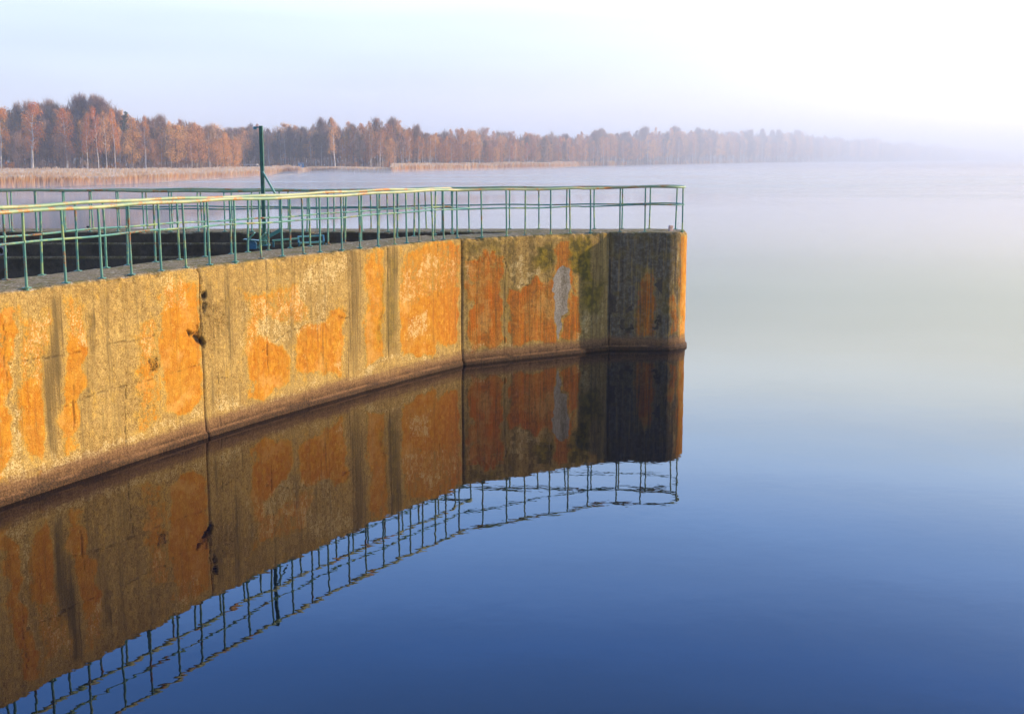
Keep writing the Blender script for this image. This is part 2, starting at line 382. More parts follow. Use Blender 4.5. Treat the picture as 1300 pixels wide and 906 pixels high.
PATCH = {
 'orange': [
  (1, [(9.61, 2.25), (9.8, 2.28), (9.71, 1.27), (9.6, 0.23), (9.45, 0.21)]),
  (1, [(9.9, 1.3), (10.21, 1.27), (10.17, 0.59), (10.03, 0.38), (9.84, 0.48)]),
  (0.52, [(9.85, 2.18), (10.29, 2.22), (10.23, 1.16), (9.8, 0.39), (9.73, 0.69)]),
  (1, [(10.51, 1.7), (10.79, 1.71), (10.73, 0.61), (10.52, 0.45), (10.44, 0.73)]),
  (0.55, [(10.51, 2.34), (10.84, 2.33), (10.8, 1.61), (10.48, 1.61)]),
  (1, [(12.19, 2.04), (12.93, 2.12), (12.86, 0.48), (12.63, 0.35), (12.14, 0.48)]),
  (0.6, [(12.37, 2.4), (12.98, 2.43), (12.95, 1.95), (12.15, 1.88)]),
  (0.52, [(11.7, 1.78), (12.15, 1.86), (12.08, 0.36), (11.66, 0.4)]),
  (0.62, [(13.91, 1.75), (14.24, 1.76), (14.21, 1.13), (13.88, 1.12)]),
  (0.9, [(13.9, 1.18), (14.46, 1.28), (14.86, 1.04), (14.8, 0.48), (13.93, 0.54)]),
  (0.85, [(15.03, 1.33), (15.47, 1.4), (16.2, 1.32), (16.15, 0.44), (15.0, 0.48)]),
  (0.55, [(13.71, 2.1), (15.12, 2.14), (15.47, 1.47), (14.2, 1.62)]),
  (0.95, [(16.76, 1.38), (17.25, 1.39), (17.22, 0.44), (16.77, 0.4)]),
  (0.6, [(16.74, 2.33), (17.23, 2.37), (17.24, 1.25), (16.75, 1.24)]),
  (0.64, [(17.74, 2.44), (19.48, 2.39), (19.47, 1.33), (17.71, 1.41)]),
  (1, [(17.71, 1.45), (19.47, 1.39), (19.46, 0.43), (17.78, 0.39)]),
  (1, [(19.72, 0.66), (19.76, 1.4), (20.05, 1.8), (20.43, 1.7), (20.5, 0.31), (19.78, 0.24)]),
  (0.6, [(19.62, 2.05), (20.5, 2.19), (20.5, 1.23), (19.62, 1.05)]),
  (1, [(20.6, 1.41), (21.71, 1.5), (21.72, 0.24), (20.68, 0.26)]),
  (0.8, [(22.07, 1.21), (22.23, 1.25), (22.34, 0.37), (21.87, 0.27)]),
  (0.65, [(21.59, 2.24), (22.01, 2.29), (22.17, 1.25), (21.67, 1.55)]),
  (0.85, [(23.59, 1.36), (23.71, 1.56), (23.94, 1.53), (23.99, 0.26), (23.63, 0.23)]),
  (0.9, [(24.32, 0.22), (24.32, 0.98), (24.41, 1.22), (24.5, 0.97), (24.57, 0.2)]),
  (0.8, [(24.55, 2.29), (24.85, 2.27), (25.93, 1), (24.64, 0.02)]),  # sunlight on the end's rim, painted as an orange patch
 ],
 'cream': [
  (0.6, [(9.89, 2.31), (10.31, 2.26), (10.23, 1.16), (9.81, 1.25)]),
  (0.75, [(9.77, 2.19), (9.88, 2.17), (9.79, 0.29), (9.67, -0.06), (9.54, -0.02)]),
  (0.8, [(9.69, 0.42), (10.14, 0.35), (10.76, 0.35), (10.75, 0.15), (9.66, 0.04)]),
  (0.62, [(10.51, 2.29), (10.88, 2.29), (10.82, 1.55), (10.46, 1.61)]),
  (0.75, [(10.2, 0.48), (12.08, 0.36), (12.07, 0.14), (10.18, 0.19)]),
  (0.6, [(12.19, 2.47), (12.76, 2.47), (12.72, 1.92), (12.15, 1.88)]),
  (0.7, [(12.09, 0.42), (12.92, 0.35), (12.91, 0.12), (12.07, 0.2)]),
  (0.55, [(11.6, 1.74), (12.18, 1.88), (12.13, 1.12), (11.56, 1.22)]),
  (0.75, [(15.09, 0.9), (15.28, 0.87), (15.29, 0.61), (15.13, 0.55)]),
  (0.8, [(15.94, 0.77), (16.18, 0.77), (16.17, 0.57), (15.93, 0.54)]),
  (0.58, [(13.7, 2.04), (15.89, 2.14), (15.85, 1.16), (13.65, 1.1)]),
  (0.68, [(13.1, 0.61), (14.86, 0.34), (16.23, 0.29), (16.22, 0.13), (13.07, 0.2)]),
  (0.7, [(16.23, 0.43), (19.51, 0.36), (19.51, 0.26), (16.22, 0.16)]),
  (0.62, [(15.04, 2.4), (16.5, 2.42), (16.48, 1.88), (15.02, 1.77)]),
  (0.7, [(17.87, 1.25), (18.62, 1.24), (18.61, 0.61), (17.88, 0.65)]),
  (0.58, [(17.66, 2.19), (19.53, 2.2), (19.52, 1.44), (17.65, 1.42)]),
  (0.9, [(20.66, 2.12), (20.78, 2.12), (20.78, 1.76), (20.66, 1.77)]),
  (0.95, [(20.86, 1.96), (21.02, 1.95), (21.02, 1.46), (20.86, 1.47)]),
  (0.8, [(20.68, 2.15), (21.0, 2.14), (21.0, 1.86), (20.68, 1.87)]),
  (0.9, [(21.08, 1.79), (21.3, 1.78), (21.3, 1.48), (21.08, 1.49)]),
  (0.95, [(20.68, 1.51), (21.41, 1.47), (21.41, 1.43), (20.68, 1.47)]),
  (0.75, [(19.59, 1.97), (19.74, 1.97), (19.74, 1.43), (19.58, 1.44)]),
  (0.9, [(17.03, 0.41), (17.07, 0.4), (16.97, -0.0), (16.93, 0.0)]),
  (1, [(15.98, 2.47), (16.24, 2.45), (16.24, 2.4), (15.98, 2.42)]),
  (0.9, [(24.3, 0.22), (24.27, 0.73), (24.38, 1.36), (24.55, 1.05), (24.63, 0.19), (24.58, 0.2), (24.5, 0.97), (24.41, 1.19), (24.34, 0.98), (24.33, 0.22)]),
  (0.7, [(23.66, 1.63), (23.85, 1.63), (23.86, 1.43), (23.66, 1.43)]),
  (0.8, [(24.39, 1.88), (24.43, 2.38), (24.53, 2.37), (24.56, 1.29), (24.4, 1.35)]),
  (0.65, [(22.27, 1.11), (23.0, 1.07), (23.01, 0.23), (22.28, 0.26)]),
  (0.65, [(19.61, 0.42), (21.6, 0.21), (22.97, 0.17), (22.97, 0.06), (19.61, 0.2)]),
 ],
 'grey': [
  (1, [(21.73, 1.53), (21.86, 1.62), (22.01, 1.52), (22.06, 1.21), (21.85, 0.42), (21.78, 0.3), (21.73, 0.74), (21.69, 1.18)]),
  (0.36, [(23.85, 2.38), (24.38, 2.38), (24.4, 1.64), (23.87, 1.64)]),
  (0.42, [(22.26, 1.76), (22.46, 1.75), (22.46, 1.23), (22.27, 1.24)]),
 ],
 'streak_shade': [
  (0.95, [(10.32, 2.38), (10.49, 2.36), (10.34, 0.4), (10.17, 0.44)]),
  (0.8, [(10.85, 2.1), (10.99, 2.08), (10.84, 0.02), (10.7, 0.05)]),
  (0.5, [(11.17, 2.41), (11.3, 2.4), (11.16, 0.36), (11.03, 0.39)]),
  (0.55, [(11.51, 2.46), (11.66, 2.45), (11.51, 0.27), (11.36, 0.31)]),
  (0.35, [(9.84, 2.37), (9.93, 2.36), (9.8, 0.68), (9.71, 0.7)]),
  (0.75, [(13.12, 2.38), (13.32, 2.37), (13.2, 0.06), (12.99, 0.1)]),
  (0.5, [(13.39, 2.42), (13.72, 2.39), (13.61, 0.27), (13.28, 0.34)]),
  (0.45, [(13.79, 2.5), (13.91, 2.49), (13.81, 0.47), (13.69, 0.49)]),
  (0.7, [(14.89, 2.66), (15.04, 2.65), (14.97, 1.02), (14.82, 1.04)]),
  (0.5, [(14.52, 2.56), (14.64, 2.55), (14.56, 0.71), (14.43, 0.73)]),
  (0.65, [(16.31, 2.56), (16.69, 2.54), (16.62, 0.36), (16.23, 0.43)]),
  (0.8, [(17.3, 2.57), (17.69, 2.54), (17.64, 0.37), (17.24, 0.43)]),
  (0.45, [(15.61, 2.61), (15.81, 2.6), (15.72, 0.38), (15.53, 0.41)]),
  (0.55, [(20.5, 2.39), (20.6, 2.39), (20.6, 0.27), (20.49, 0.28)]),
  (0.45, [(19.56, 2.5), (19.7, 2.5), (19.68, 0.35), (19.54, 0.36)]),
  (0.6, [(22.51, 2.4), (22.96, 2.38), (22.99, 0.06), (22.53, 0.1)]),
  (0.85, [(23.02, 2.42), (23.45, 2.41), (23.48, 0.06), (23.05, 0.06)]),  # end face from here on: grey stain and painted shade together
  (0.75, [(23.45, 2.41), (23.58, 2.41), (23.62, 0.06), (23.48, 0.06)]),
  (0.6, [(23.95, 2.41), (24.23, 2.41), (24.28, 0.06), (24.0, 0.06)]),
  (0.5, [(23.58, 2.41), (23.95, 2.41), (23.97, 1.56), (23.59, 1.56)]),
 ],
 'moss': [
  (0.5, [(10.85, 2.43), (10.91, 2.42), (10.89, 2.03), (10.82, 2.03)]),
  (0.6, [(17.11, 1.96), (17.28, 1.95), (17.25, 0.69), (17.08, 0.71)]),
  (0.5, [(17.29, 2.36), (17.67, 2.33), (17.62, 0.49), (17.25, 0.55)]),
  (1, [(22.01, 2.39), (22.58, 2.37), (22.6, 1.55), (22.01, 1.58)]),
  (0.75, [(21.15, 2.37), (21.63, 2.35), (21.63, 1.71), (21.15, 1.74)]),
  (0.65, [(22.26, 1.6), (22.91, 1.57), (22.92, 0.74), (22.27, 0.78)]),
  (0.5, [(19.56, 2.47), (20.5, 2.44), (20.5, 2.08), (19.56, 2.13)]),
  (0.6, [(24.18, 2.46), (24.41, 2.46), (24.42, 2.21), (24.19, 2.22)]),
  (0.5, [(20.5, 2.39), (20.68, 2.39), (20.68, 0.58), (20.5, 0.6)]),
 ],
 'pits': [
  (0.95, [(11.87, 1.38), (12.16, 1.34), (12.14, 1.06), (11.85, 1.11)]),
  (0.9, [(12.9, 2.24), (13.03, 2.22), (12.98, 1.32), (12.85, 1.34)]),
  (0.75, [(13.02, 2.05), (13.53, 2.0), (13.49, 1.24), (12.98, 1.32)]),
  (0.55, [(13.1, 2.39), (13.55, 2.35), (13.44, 0.3), (12.99, 0.39)]),
  (0.5, [(9.75, 1.91), (9.91, 1.89), (9.8, 0.48), (9.64, 0.53)]),
  (0.62, [(14.72, 1.25), (15.47, 1.4), (16.27, 1.4), (16.26, 1.26), (15.46, 1.23), (14.75, 1.1)]),
  (0.6, [(19.63, 2.43), (20.5, 2.39), (20.5, 1.7), (19.62, 1.74)]),
  (0.5, [(21.41, 2.31), (21.69, 2.3), (21.69, 1.63), (21.41, 1.65)]),
  (0.5, [(18.45, 1.77), (18.91, 1.73), (18.91, 1.28), (18.44, 1.33)]),
  (0.5, [(13.24, 2.66), (16.5, 2.42), (16.43, 0.26), (13.14, 0.83)]),
  (0.5, [(10.79, 2.45), (12.14, 2.31), (12.0, 0.16), (10.64, 0.48)]),
 ],
 'hole': [
  (1, [(12.66, 1.62), (12.8, 1.54), (12.92, 1.49), (13.03, 1.36), (12.99, 1.31), (12.9, 1.38), (12.81, 1.46), (12.7, 1.53)]),
  (1, [(12.99, 2.1), (13.07, 2.11), (13.08, 1.99), (13.0, 1.98)]),
  (1, [(13.01, 1.95), (13.08, 1.92), (13.05, 1.81), (13.01, 1.84)]),
  (1, [(12.85, 1.66), (12.95, 1.6), (12.92, 1.5), (12.85, 1.54)]),
 ],
 'cracks': [
  [(9.57, 1.65), (9.78, 1.63), (10.24, 1.61), (10.73, 1.61), (11.38, 1.61), (11.69, 1.6), (12.17, 1.61)],
  [(10.21, 0.96), (10.43, 0.95), (11.07, 1.03), (11.62, 1.03), (12.28, 1.05), (12.9, 1.07)],
  [(9.66, 2.13), (9.62, 1.7), (9.65, 1.28), (9.64, 1.0)],
  [(10.61, 1.21), (10.57, 0.5)],
  [(9.96, -0.14), (9.98, 0.24)],
  [(14.21, 1.05), (14.81, 1.27), (15.37, 1.35), (15.96, 1.38), (16.36, 1.29), (16.68, 1.51)],
  [(12.7, 1.58), (12.86, 1.52), (13.0, 1.41), (13.0, 1.77), (13.05, 2.11)],
  [(13.0, 1.36), (13.07, 0.96), (13.22, 0.84), (13.47, 0.77), (13.81, 0.75)],
  [(13.26, 0.93), (13.24, 0.05)],
  [(14.4, 2.69), (14.32, 0.75)],
  [(17.35, 0.46), (17.38, 2.49)],
  [(16.11, 1.52), (16.39, 1.35)],
  [(21.59, 2.31), (21.61, 1.6)],
  [(23.28, 2.38), (23.33, 0.23)],
  [(20.5, 1.54), (20.49, 0.28)],
  [(11.5, 1.39), (11.4, -0.13)],
  [(18.81, 2.4), (18.81, 1.36)],
  [(20.5, 2.01), (20.68, 1.5), (21.6, 1.44)],
 ]}


TOP_Z = 2.47
WALL_PATH = [(-9.4, 3.6), (-7.55, 8.3), (-5.96, 12.38), (-5.24, 13.9), (-4.43, 15.57), (-3.71, 16.91), (-2.75, 18.5), (-1.88, 19.85), (-0.97, 21.17), (2.04, 22.91), (3.15, 22.91)]
for k in range(1, 13):
    a = rad(-90 + 15 * k)
    WALL_PATH.append((3.15 + 0.57 * math.cos(a), 23.48 + 0.57 * math.sin(a)))
WP = np.array(WALL_PATH)
WU = np.r_[0, np.cumsum(np.hypot(*np.diff(WP, axis=0).T))]
U_SEAM1, U_SEAM2, U_SEAM3, U_END = WU[4], WU[8], WU[9], WU[-1]

def in_poly(u, z, pl):
    """signed soft inside test: 1 inside, fading over about 6 cm outside"""
    pl = np.array(pl); n = len(pl)
    inside = np.zeros(u.shape, bool); dist = np.full(u.shape, 9.0)
    for i in range(n):
        (x1, y1), (x2, y2) = pl[i], pl[(i + 1) % n]
        cond = ((y1 > z) != (y2 > z)) & (u < (x2 - x1) * (z - y1) / ((y2 - y1) if y2 != y1 else 1e-9) + x1)
        inside ^= cond
        dx, dy = x2 - x1, y2 - y1
        t = np.clip(((u - x1) * dx + (z - y1) * dy) / (dx * dx + dy * dy + 1e-9), 0, 1)
        dist = np.minimum(dist, np.hypot(u - x1 - t * dx, z - y1 - t * dy))
    return np.where(inside, dist, -dist)

def stains(u, z):
    """stain and painted light strengths at wall coordinates u (metres along) and z (height)"""
    w1 = (fbm(u * 5, z * 5, 4) - 0.5); w2 = (fbm(u * 5 + 40, z * 5 + 11, 4) - 0.5)
    w3 = fbm(u * 1.4 + 7, z * 1.4 + 2, 3) - 0.5; w4 = fbm(u * 1.5 + 70, z * 1.2 + 21, 3) - 0.5
    uu = u + 0.22 * w1 + 0.24 * w3; zz = z + 0.30 * w2 + 0.55 * w4
    out = {}
    for k in ('orange', 'cream', 'grey', 'streak_shade', 'moss', 'pits', 'hole'):
        a = np.zeros(u.shape)
        soft = {'orange': 0.10, 'cream': 0.15, 'grey': 0.03, 'streak_shade': 0.14, 'moss': 0.2, 'pits': 0.10, 'hole': 0.02}[k]
        wx, wz = (uu, zz) if k not in ('streak_shade', 'hole') else ((u + 0.14 * w1 + 0.16 * w3, z + 0.5 * w4) if k == 'streak_shade' else (u + 0.08 * w1, z + 0.08 * w2))
        for st, pl in PATCH[k]:
            a = np.maximum(a, st * sstep(in_poly(wx, wz, pl), -soft, soft))
        out[k] = a
    cr = np.zeros(u.shape)
    wu = u + 0.035 * (fbm(u * 16, z * 16, 3) - 0.5); wz = z + 0.06 * (fbm(u * 13 + 5, z * 13, 3) - 0.5)
    for pl in PATCH['cracks']:
        for (x1, y1), (x2, y2) in zip(pl[:-1], pl[1:]):
            dx, dy = x2 - x1, y2 - y1
            t = np.clip(((wu - x1) * dx + (wz - y1) * dy) / (dx * dx + dy * dy + 1e-9), 0, 1)
            d = np.hypot(wu - x1 - t * dx, wz - y1 - t * dy)
            cr = np.maximum(cr, sstep(d, 0.0125, 0.002) * (0.08 + 0.40 * sstep(fbm(u * 7, z * 7, 3), 0.30, 0.70)))
    out['streak_shade'] = out['streak_shade'] * (0.42 + 1.08 * fbm(u * 3.5, z * 0.75 + 8, 3)) * (0.75 + 0.25 * sstep(z, 0.2, 1.6))
    out['crack'] = np.clip(np.maximum(cr, out['hole'] * sstep(fbm(u * 20, z * 20, 3), 0.28, 0.45)), 0, 1)
    return out

def at_u(u):
    u = np.asarray(u, float)
    ul = np.clip(u, WU[0], WU[-1])
    X = np.interp(ul, WU, WP[:, 0]); Y = np.interp(ul, WU, WP[:, 1])
    e = 0.12
    a = np.clip(ul - e, WU[0], WU[-1]); b = np.clip(ul + e, WU[0], WU[-1])
    tx = np.interp(b, WU, WP[:, 0]) - np.interp(a, WU, WP[:, 0]); ty = np.interp(b, WU, WP[:, 1]) - np.interp(a, WU, WP[:, 1])
    l = np.hypot(tx, ty)
    return X, Y, ty / l, -tx / l          # point and outward normal (towards the lake)

def set_attr(me, name, r, g, b):
    ca = me.color_attributes.new(name, 'FLOAT_COLOR', 'POINT')
    arr = np.ones((len(r), 4), np.float32); arr[:, 0] = r; arr[:, 1] = g; arr[:, 2] = b
    ca.data.foreach_set('color', arr.ravel())

def wall_panel(name, u0, u1, thick, parent, du=0.022, dz=0.022, inner_fn=None, nose=False, label=None):
    nu = max(8, int((u1 - u0) / du)) + 1
    us = np.linspace(u0, u1, nu)
    X, Y, NX, NY = at_u(us)
    if nose is False and u0 > 0:
        pass
    # cross-section: front from -0.9 up to the rim, over the rim, across the deck, down the back
    zf = np.arange(-0.16, TOP_Z - 0.03, dz)
    prof = [(0.0, -0.9, 'f')] + [(0.0, float(z), 'f') for z in zf]
    prof += [(0.006, TOP_Z - 0.022, 'r'), (0.016, TOP_Z - 0.008, 'r'), (0.032, TOP_Z, 't')]
    nd = max(4, int(thick / 0.045))
    prof += [(0.032 + (thick - 0.064) * k / nd, TOP_Z, 't') for k in range(1, nd + 1)]
    prof += [(thick - 0.012, TOP_Z - 0.012, 'b'), (thick, TOP_Z - 0.035, 'b')] + [(thick, TOP_Z - 0.035 - 0.12 * k, 'b') for k in range(1, 21)] + [(thick, -0.9, 'b')]
    dep = np.array([p[0] for p in prof]); pz = np.array([p[1] for p in prof]); kind = np.array([p[2] for p in prof])
    npz = len(prof)
    Ug, Zg = np.meshgrid(us, pz, indexing='ij')
    Dg = np.broadcast_to(dep, Ug.shape).copy()
    K = np.broadcast_to(kind, Ug.shape)
    front = (K == 'f') | (K == 'r')
    st = stains(Ug, Zg)
    # relief: board marks, hollows, spalls, cracks, plinth ledge
    n1 = fbm(Ug * 2.1, Zg * 2.1, 4) - 0.5; n2 = fbm(Ug * 16, Zg * 16, 3) - 0.5
    dd = 0.020 * n1 + 0.006 * n2 + 0.015 * st['crack'] + 0.03 * st['hole'] * (0.4 + 1.2 * fbm(Ug * 24, Zg * 24, 2)) + 0.018 * st['pits'] * sstep(fbm(Ug * 22 + 3, Zg * 22, 3), 0.5, 0.7)
    dd = dd - 0.004 * st['orange']
    ledge = sstep(Zg, 0.085, 0.055) * 0.040
    ledge = ledge * (1 + 0.35 * (fbm(Ug * 3, Zg * 0 + 2, 3) - 0.5))
    bulge = sstep(Zg, 0.30, 0.10) * 0.012
    Dg = Dg + np.where(front, dd - ledge - bulge, 0.0)
    # broken rim
    chip = sstep(fbm(us * 3.2, us * 0 + 4.2, 4), 0.52, 0.70)
    chip2 = sstep(fbm(us * 11, us * 0 + 8.2, 3), 0.55, 0.75)
    cz = (0.035 * chip + 0.018 * chip2)[:, None]
    rim = sstep(Dg, 0.16, 0.0) * sstep(Zg, TOP_Z - 0.10, TOP_Z - 0.01)
    Dg = Dg + np.where((K == 'f') | (K == 'r'), cz * 0.9 * sstep(Zg, TOP_Z - 0.09, TOP_Z), 0)
    Zo = Zg - cz * rim
    # uneven deck
    topm = (K == 't').astype(float)
    Zo = Zo + topm * (0.018 * (fbm(Ug * 2.5, Dg * 2.5 + 3, 4) - 0.5) + 0.012 * (fbm(Ug * 14, Dg * 14, 3) - 0.5))
    # V joints at both ends
    ends = np.minimum(us - u0, u1 - us)
    Dg = Dg + np.where(front, (sstep(ends, 0.03, 0.0) * 0.035)[:, None], 0)
    PX = X[:, None] - NX[:, None] * Dg; PY = Y[:, None] - NY[:, None] * Dg
    co_ = np.stack([PX, PY, Zo], -1).reshape(-1, 3)
    i = np.arange((nu - 1))[:, None] * npz + np.arange(npz - 1)[None, :]
    f = np.stack([i, i + npz, i + npz + 1, i + 1], -1).reshape(-1, 4)
    me = bpy.data.meshes.new(name)
    cap0 = list(range(npz)); cap1 = list(range((nu - 1) * npz, nu * npz))[::-1]
    me.from_pydata(co_.tolist(), [], f.tolist() + [cap0, cap1])
    me.materials.append(CONC)
    fr = front.astype(float)
    wet = np.clip(1.05 - Zg / 0.34, 0, 1) ** 0.8 + 0.25 * (fbm(Ug * 1.1, Zg * 2, 4) - 0.5) * sstep(Zg, 0.6, 0.3)
    lip = sstep(np.abs(Zg - 0.085), 0.022, 0.008) * sstep(fbm(Ug * 2.2 + 9, Zg * 0, 4), 0.35, 0.55)
    nosey = sstep(Ug, U_SEAM3 - 0.25, U_SEAM3 + 0.05)
    redd = sstep(Ug, U_SEAM2 - 0.9, U_SEAM2 + 0.3) * sstep(Ug, 24.75, 24.45)
    st['streak_shade'] = np.maximum(st['streak_shade'], nosey * sstep(Ug, 24.75, 24.5) * 0.9) * (1 - 0.65 * nosey * np.clip(st['orange'] + st['cream'] * .6, 0, 1))  # end face darkened up to the sunlit rim: stain plus painted shade
    fl = lambda a: a.reshape(-1)
    bk = (K == 'b').astype(float)
    set_attr(me, 'stain_a', fl(st['orange'] * fr), fl(np.maximum(st['streak_shade'] * fr, bk * 2.0)), fl(st['cream'] * fr))  # back faces carry painted shade in the streak channel
    set_attr(me, 'stain_b', fl(st['moss'] * fr), fl(st['pits'] * fr), fl(wet * fr))
    set_attr(me, 'stain_c', fl(st['grey'] * fr), fl(st['crack'] * fr), fl(np.clip(topm + 0.8 * sstep(Zo, TOP_Z - 0.03, TOP_Z - 0.005), 0, 1)))
    set_attr(me, 'stain_d', fl(redd), fl(np.maximum(nosey, bk)), fl(lip * fr))
    me.polygons.foreach_set('use_smooth', [True] * len(me.polygons))
    me.update()
    o = link(bpy.data.objects.new(name, me), parent)
    if label: o['label'] = label
    return o

pier = empty('concrete_pier', (0, 22, 0))
tag(pier, 'long curved concrete breakwater wall with orange stains and a rounded end', 'pier')
def local(o):            # geometry is written in world metres
    o.location = -pier.location
    return o
local(wall_panel('wall_panel', 0.0, U_SEAM1, 1.12, pier, label='wall section with broad orange patches and a long hairline crack'))
local(wall_panel('wall_panel', U_SEAM1, U_SEAM2, 1.12, pier, label='tan wall section with brown vertical streaks'))
local(wall_panel('wall_panel', U_SEAM2, U_SEAM3, 0.95, pier, du=0.026, label='deep orange and mossy wall section'))
local(wall_panel('rounded_end', U_SEAM3, U_END, 0.54, pier, du=0.026, label='dark grey rounded end with orange drips'))

# the arm behind: straight wall with two formwork ledges on its inner face
def far_arm():
    x0, x1 = -19.0, 3.15
    yi, yo = 23.02, 24.05
    prof = [(yo, -0.9), (yo, 0.0), (yo, 1.0), (yo, TOP_Z - 0.03), (yo - 0.03, TOP_Z)]
    prof += [(yo - 0.03 - (yo - yi - 0.06) * k / 14, TOP_Z) for k in range(1, 15)]
    prof += [(yi, TOP_Z - 0.03)]
    zs = [2.42, 2.36, 2.30, 2.25]
    prof += [(yi, z) for z in zs] + [(yi - 0.045, 2.235)] + [(yi - 0.05, z) for z in (2.2, 2.1, 2.02, 1.97)] + [(yi - 0.10, 1.955)]
    prof += [(yi - 0.105, z) for z in np.arange(1.9, 0.0, -0.08)] + [(yi - 0.105, -0.9)]
    prof = np.array(prof); n = len(prof)
    xs = np.arange(x0, x1 + 0.01, 0.06); nu = len(xs)
    Xg = np.broadcast_to(xs[:, None], (nu, n)); Yg = np.broadcast_to(prof[:, 0], (nu, n)).copy(); Zg = np.broadcast_to(prof[:, 1], (nu, n)).copy()
    Yg += 0.02 * (fbm(Xg * 3, Zg * 3, 4) - 0.5)
    Zg += np.where(Zg > TOP_Z - 0.04, 0.02 * (fbm(Xg * 3, Yg * 5, 4) - 0.5) - 0.035 * sstep(fbm(Xg * 2.5, Yg * 0 + 3, 4), 0.55, 0.75) * (np.abs(Yg - yi) < 0.08), 0)
    co_ = np.stack([Xg, Yg, Zg], -1).reshape(-1, 3)
    i = np.arange(nu - 1)[:, None] * n + np.arange(n - 1)[None, :]
    f = np.stack([i, i + 1, i + n + 1, i + n], -1).reshape(-1, 4)
    me = bpy.data.meshes.new('back_arm')
    me.from_pydata(co_.tolist(), [], f.tolist() + [list(range(n))[::-1], list(range((nu - 1) * n, nu * n))])
    me.materials.append(CONC)
    k = np.arange(n)
    topm = ((prof[:, 1] > TOP_Z - 0.02)).astype(float)
    ledg = np.zeros(n); ledg[[int(j) for j in np.where(np.isin(np.round(prof[:, 1], 3), [2.235, 1.955]))[0]]] = 0.8
    T = np.broadcast_to(topm + ledg, (nu, n)).reshape(-1)
    Z0 = np.zeros(nu * n)
    set_attr(me, 'stain_a', Z0, Z0 + 2.0, Z0)  # whole arm darkened in colour to stand for the chamber's shade
    set_attr(me, 'stain_b', Z0, Z0, sstep(Zg, 0.5, 0.1).reshape(-1))
    set_attr(me, 'stain_c', Z0, Z0, T)
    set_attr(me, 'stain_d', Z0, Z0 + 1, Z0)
    me.update()
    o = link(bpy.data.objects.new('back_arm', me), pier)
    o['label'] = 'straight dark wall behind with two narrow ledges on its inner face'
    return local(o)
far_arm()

# ------------------------------------------------------------ railings
def mat_paint():
    m, t, p = new_mat('green_paint', 0.42)
    g = G(t)
    c = g.coord()
    n = g.noise(c, 6, 4, 0.6); f = g.noise(c, 60, 4, 0.7)
    col = g.mix(g.rng(n, 0.35, 0.65), (0.07, 0.25, 0.21), (0.15, 0.36, 0.25))
    col = g.mix(g.rng(g.noise(c, 2.2, 4, 0.7), 0.52, 0.62, 0, 0.7), col, (0.42, 0.50, 0.14))
    rust = g.rng(g.math('ADD', g.math('MULTIPLY', g.noise(c, 3.1, 3, 0.6), 0.6), g.math('MULTIPLY', f, 0.5)), 0.60, 0.66)
    col = g.mix(rust, col, (0.36, 0.12, 0.03))
    g.set(p, Base_Color=col, Roughness=g.rng(rust, 0, 1, 0.38, 0.85), Normal=g.bump(f, 0.3, 0.003))
    return m
PAINT = mat_paint()
def mat_rail_top():
    m, t, p = new_mat('worn_rail_paint', 0.45)
    g = G(t)
    c = g.coord()
    n = g.noise(g.coord((1, 1, 1)), 1.6, 4, 0.7); f = g.noise(c, 45, 4, 0.7)
    col = g.mix(g.rng(n, 0.35, 0.6), (0.25, 0.40, 0.22), (0.52, 0.53, 0.26))
    rust = g.rng(g.math('ADD', g.math('MULTIPLY', g.noise(c, 2.6, 3, 0.6), 0.75), g.math('MULTIPLY', f, 0.35)), 0.58, 0.66)
    col = g.mix(rust, col, (0.60, 0.24, 0.05))
    g.set(p, Base_Color=col, Normal=g.bump(f, 0.3, 0.003))
    return m
RAILTOP = mat_rail_top()
def mat_blue_paint():
    m, t, p = new_mat('blue_green_paint', 0.4)
    g = G(t)
    c = g.coord(); n = g.noise(c, 5, 4, 0.6); f = g.noise(c, 60, 3, 0.7)
    col = g.mix(g.rng(n, 0.35, 0.65), (0.035, 0.17, 0.20), (0.06, 0.26, 0.30))
    col = g.mix(g.rng(f, 0.62, 0.68), col, (0.30, 0.12, 0.04))
    g.set(p, Base_Color=col, Normal=g.bump(f, 0.3, 0.003))
    return m
BLUEP = mat_blue_paint()

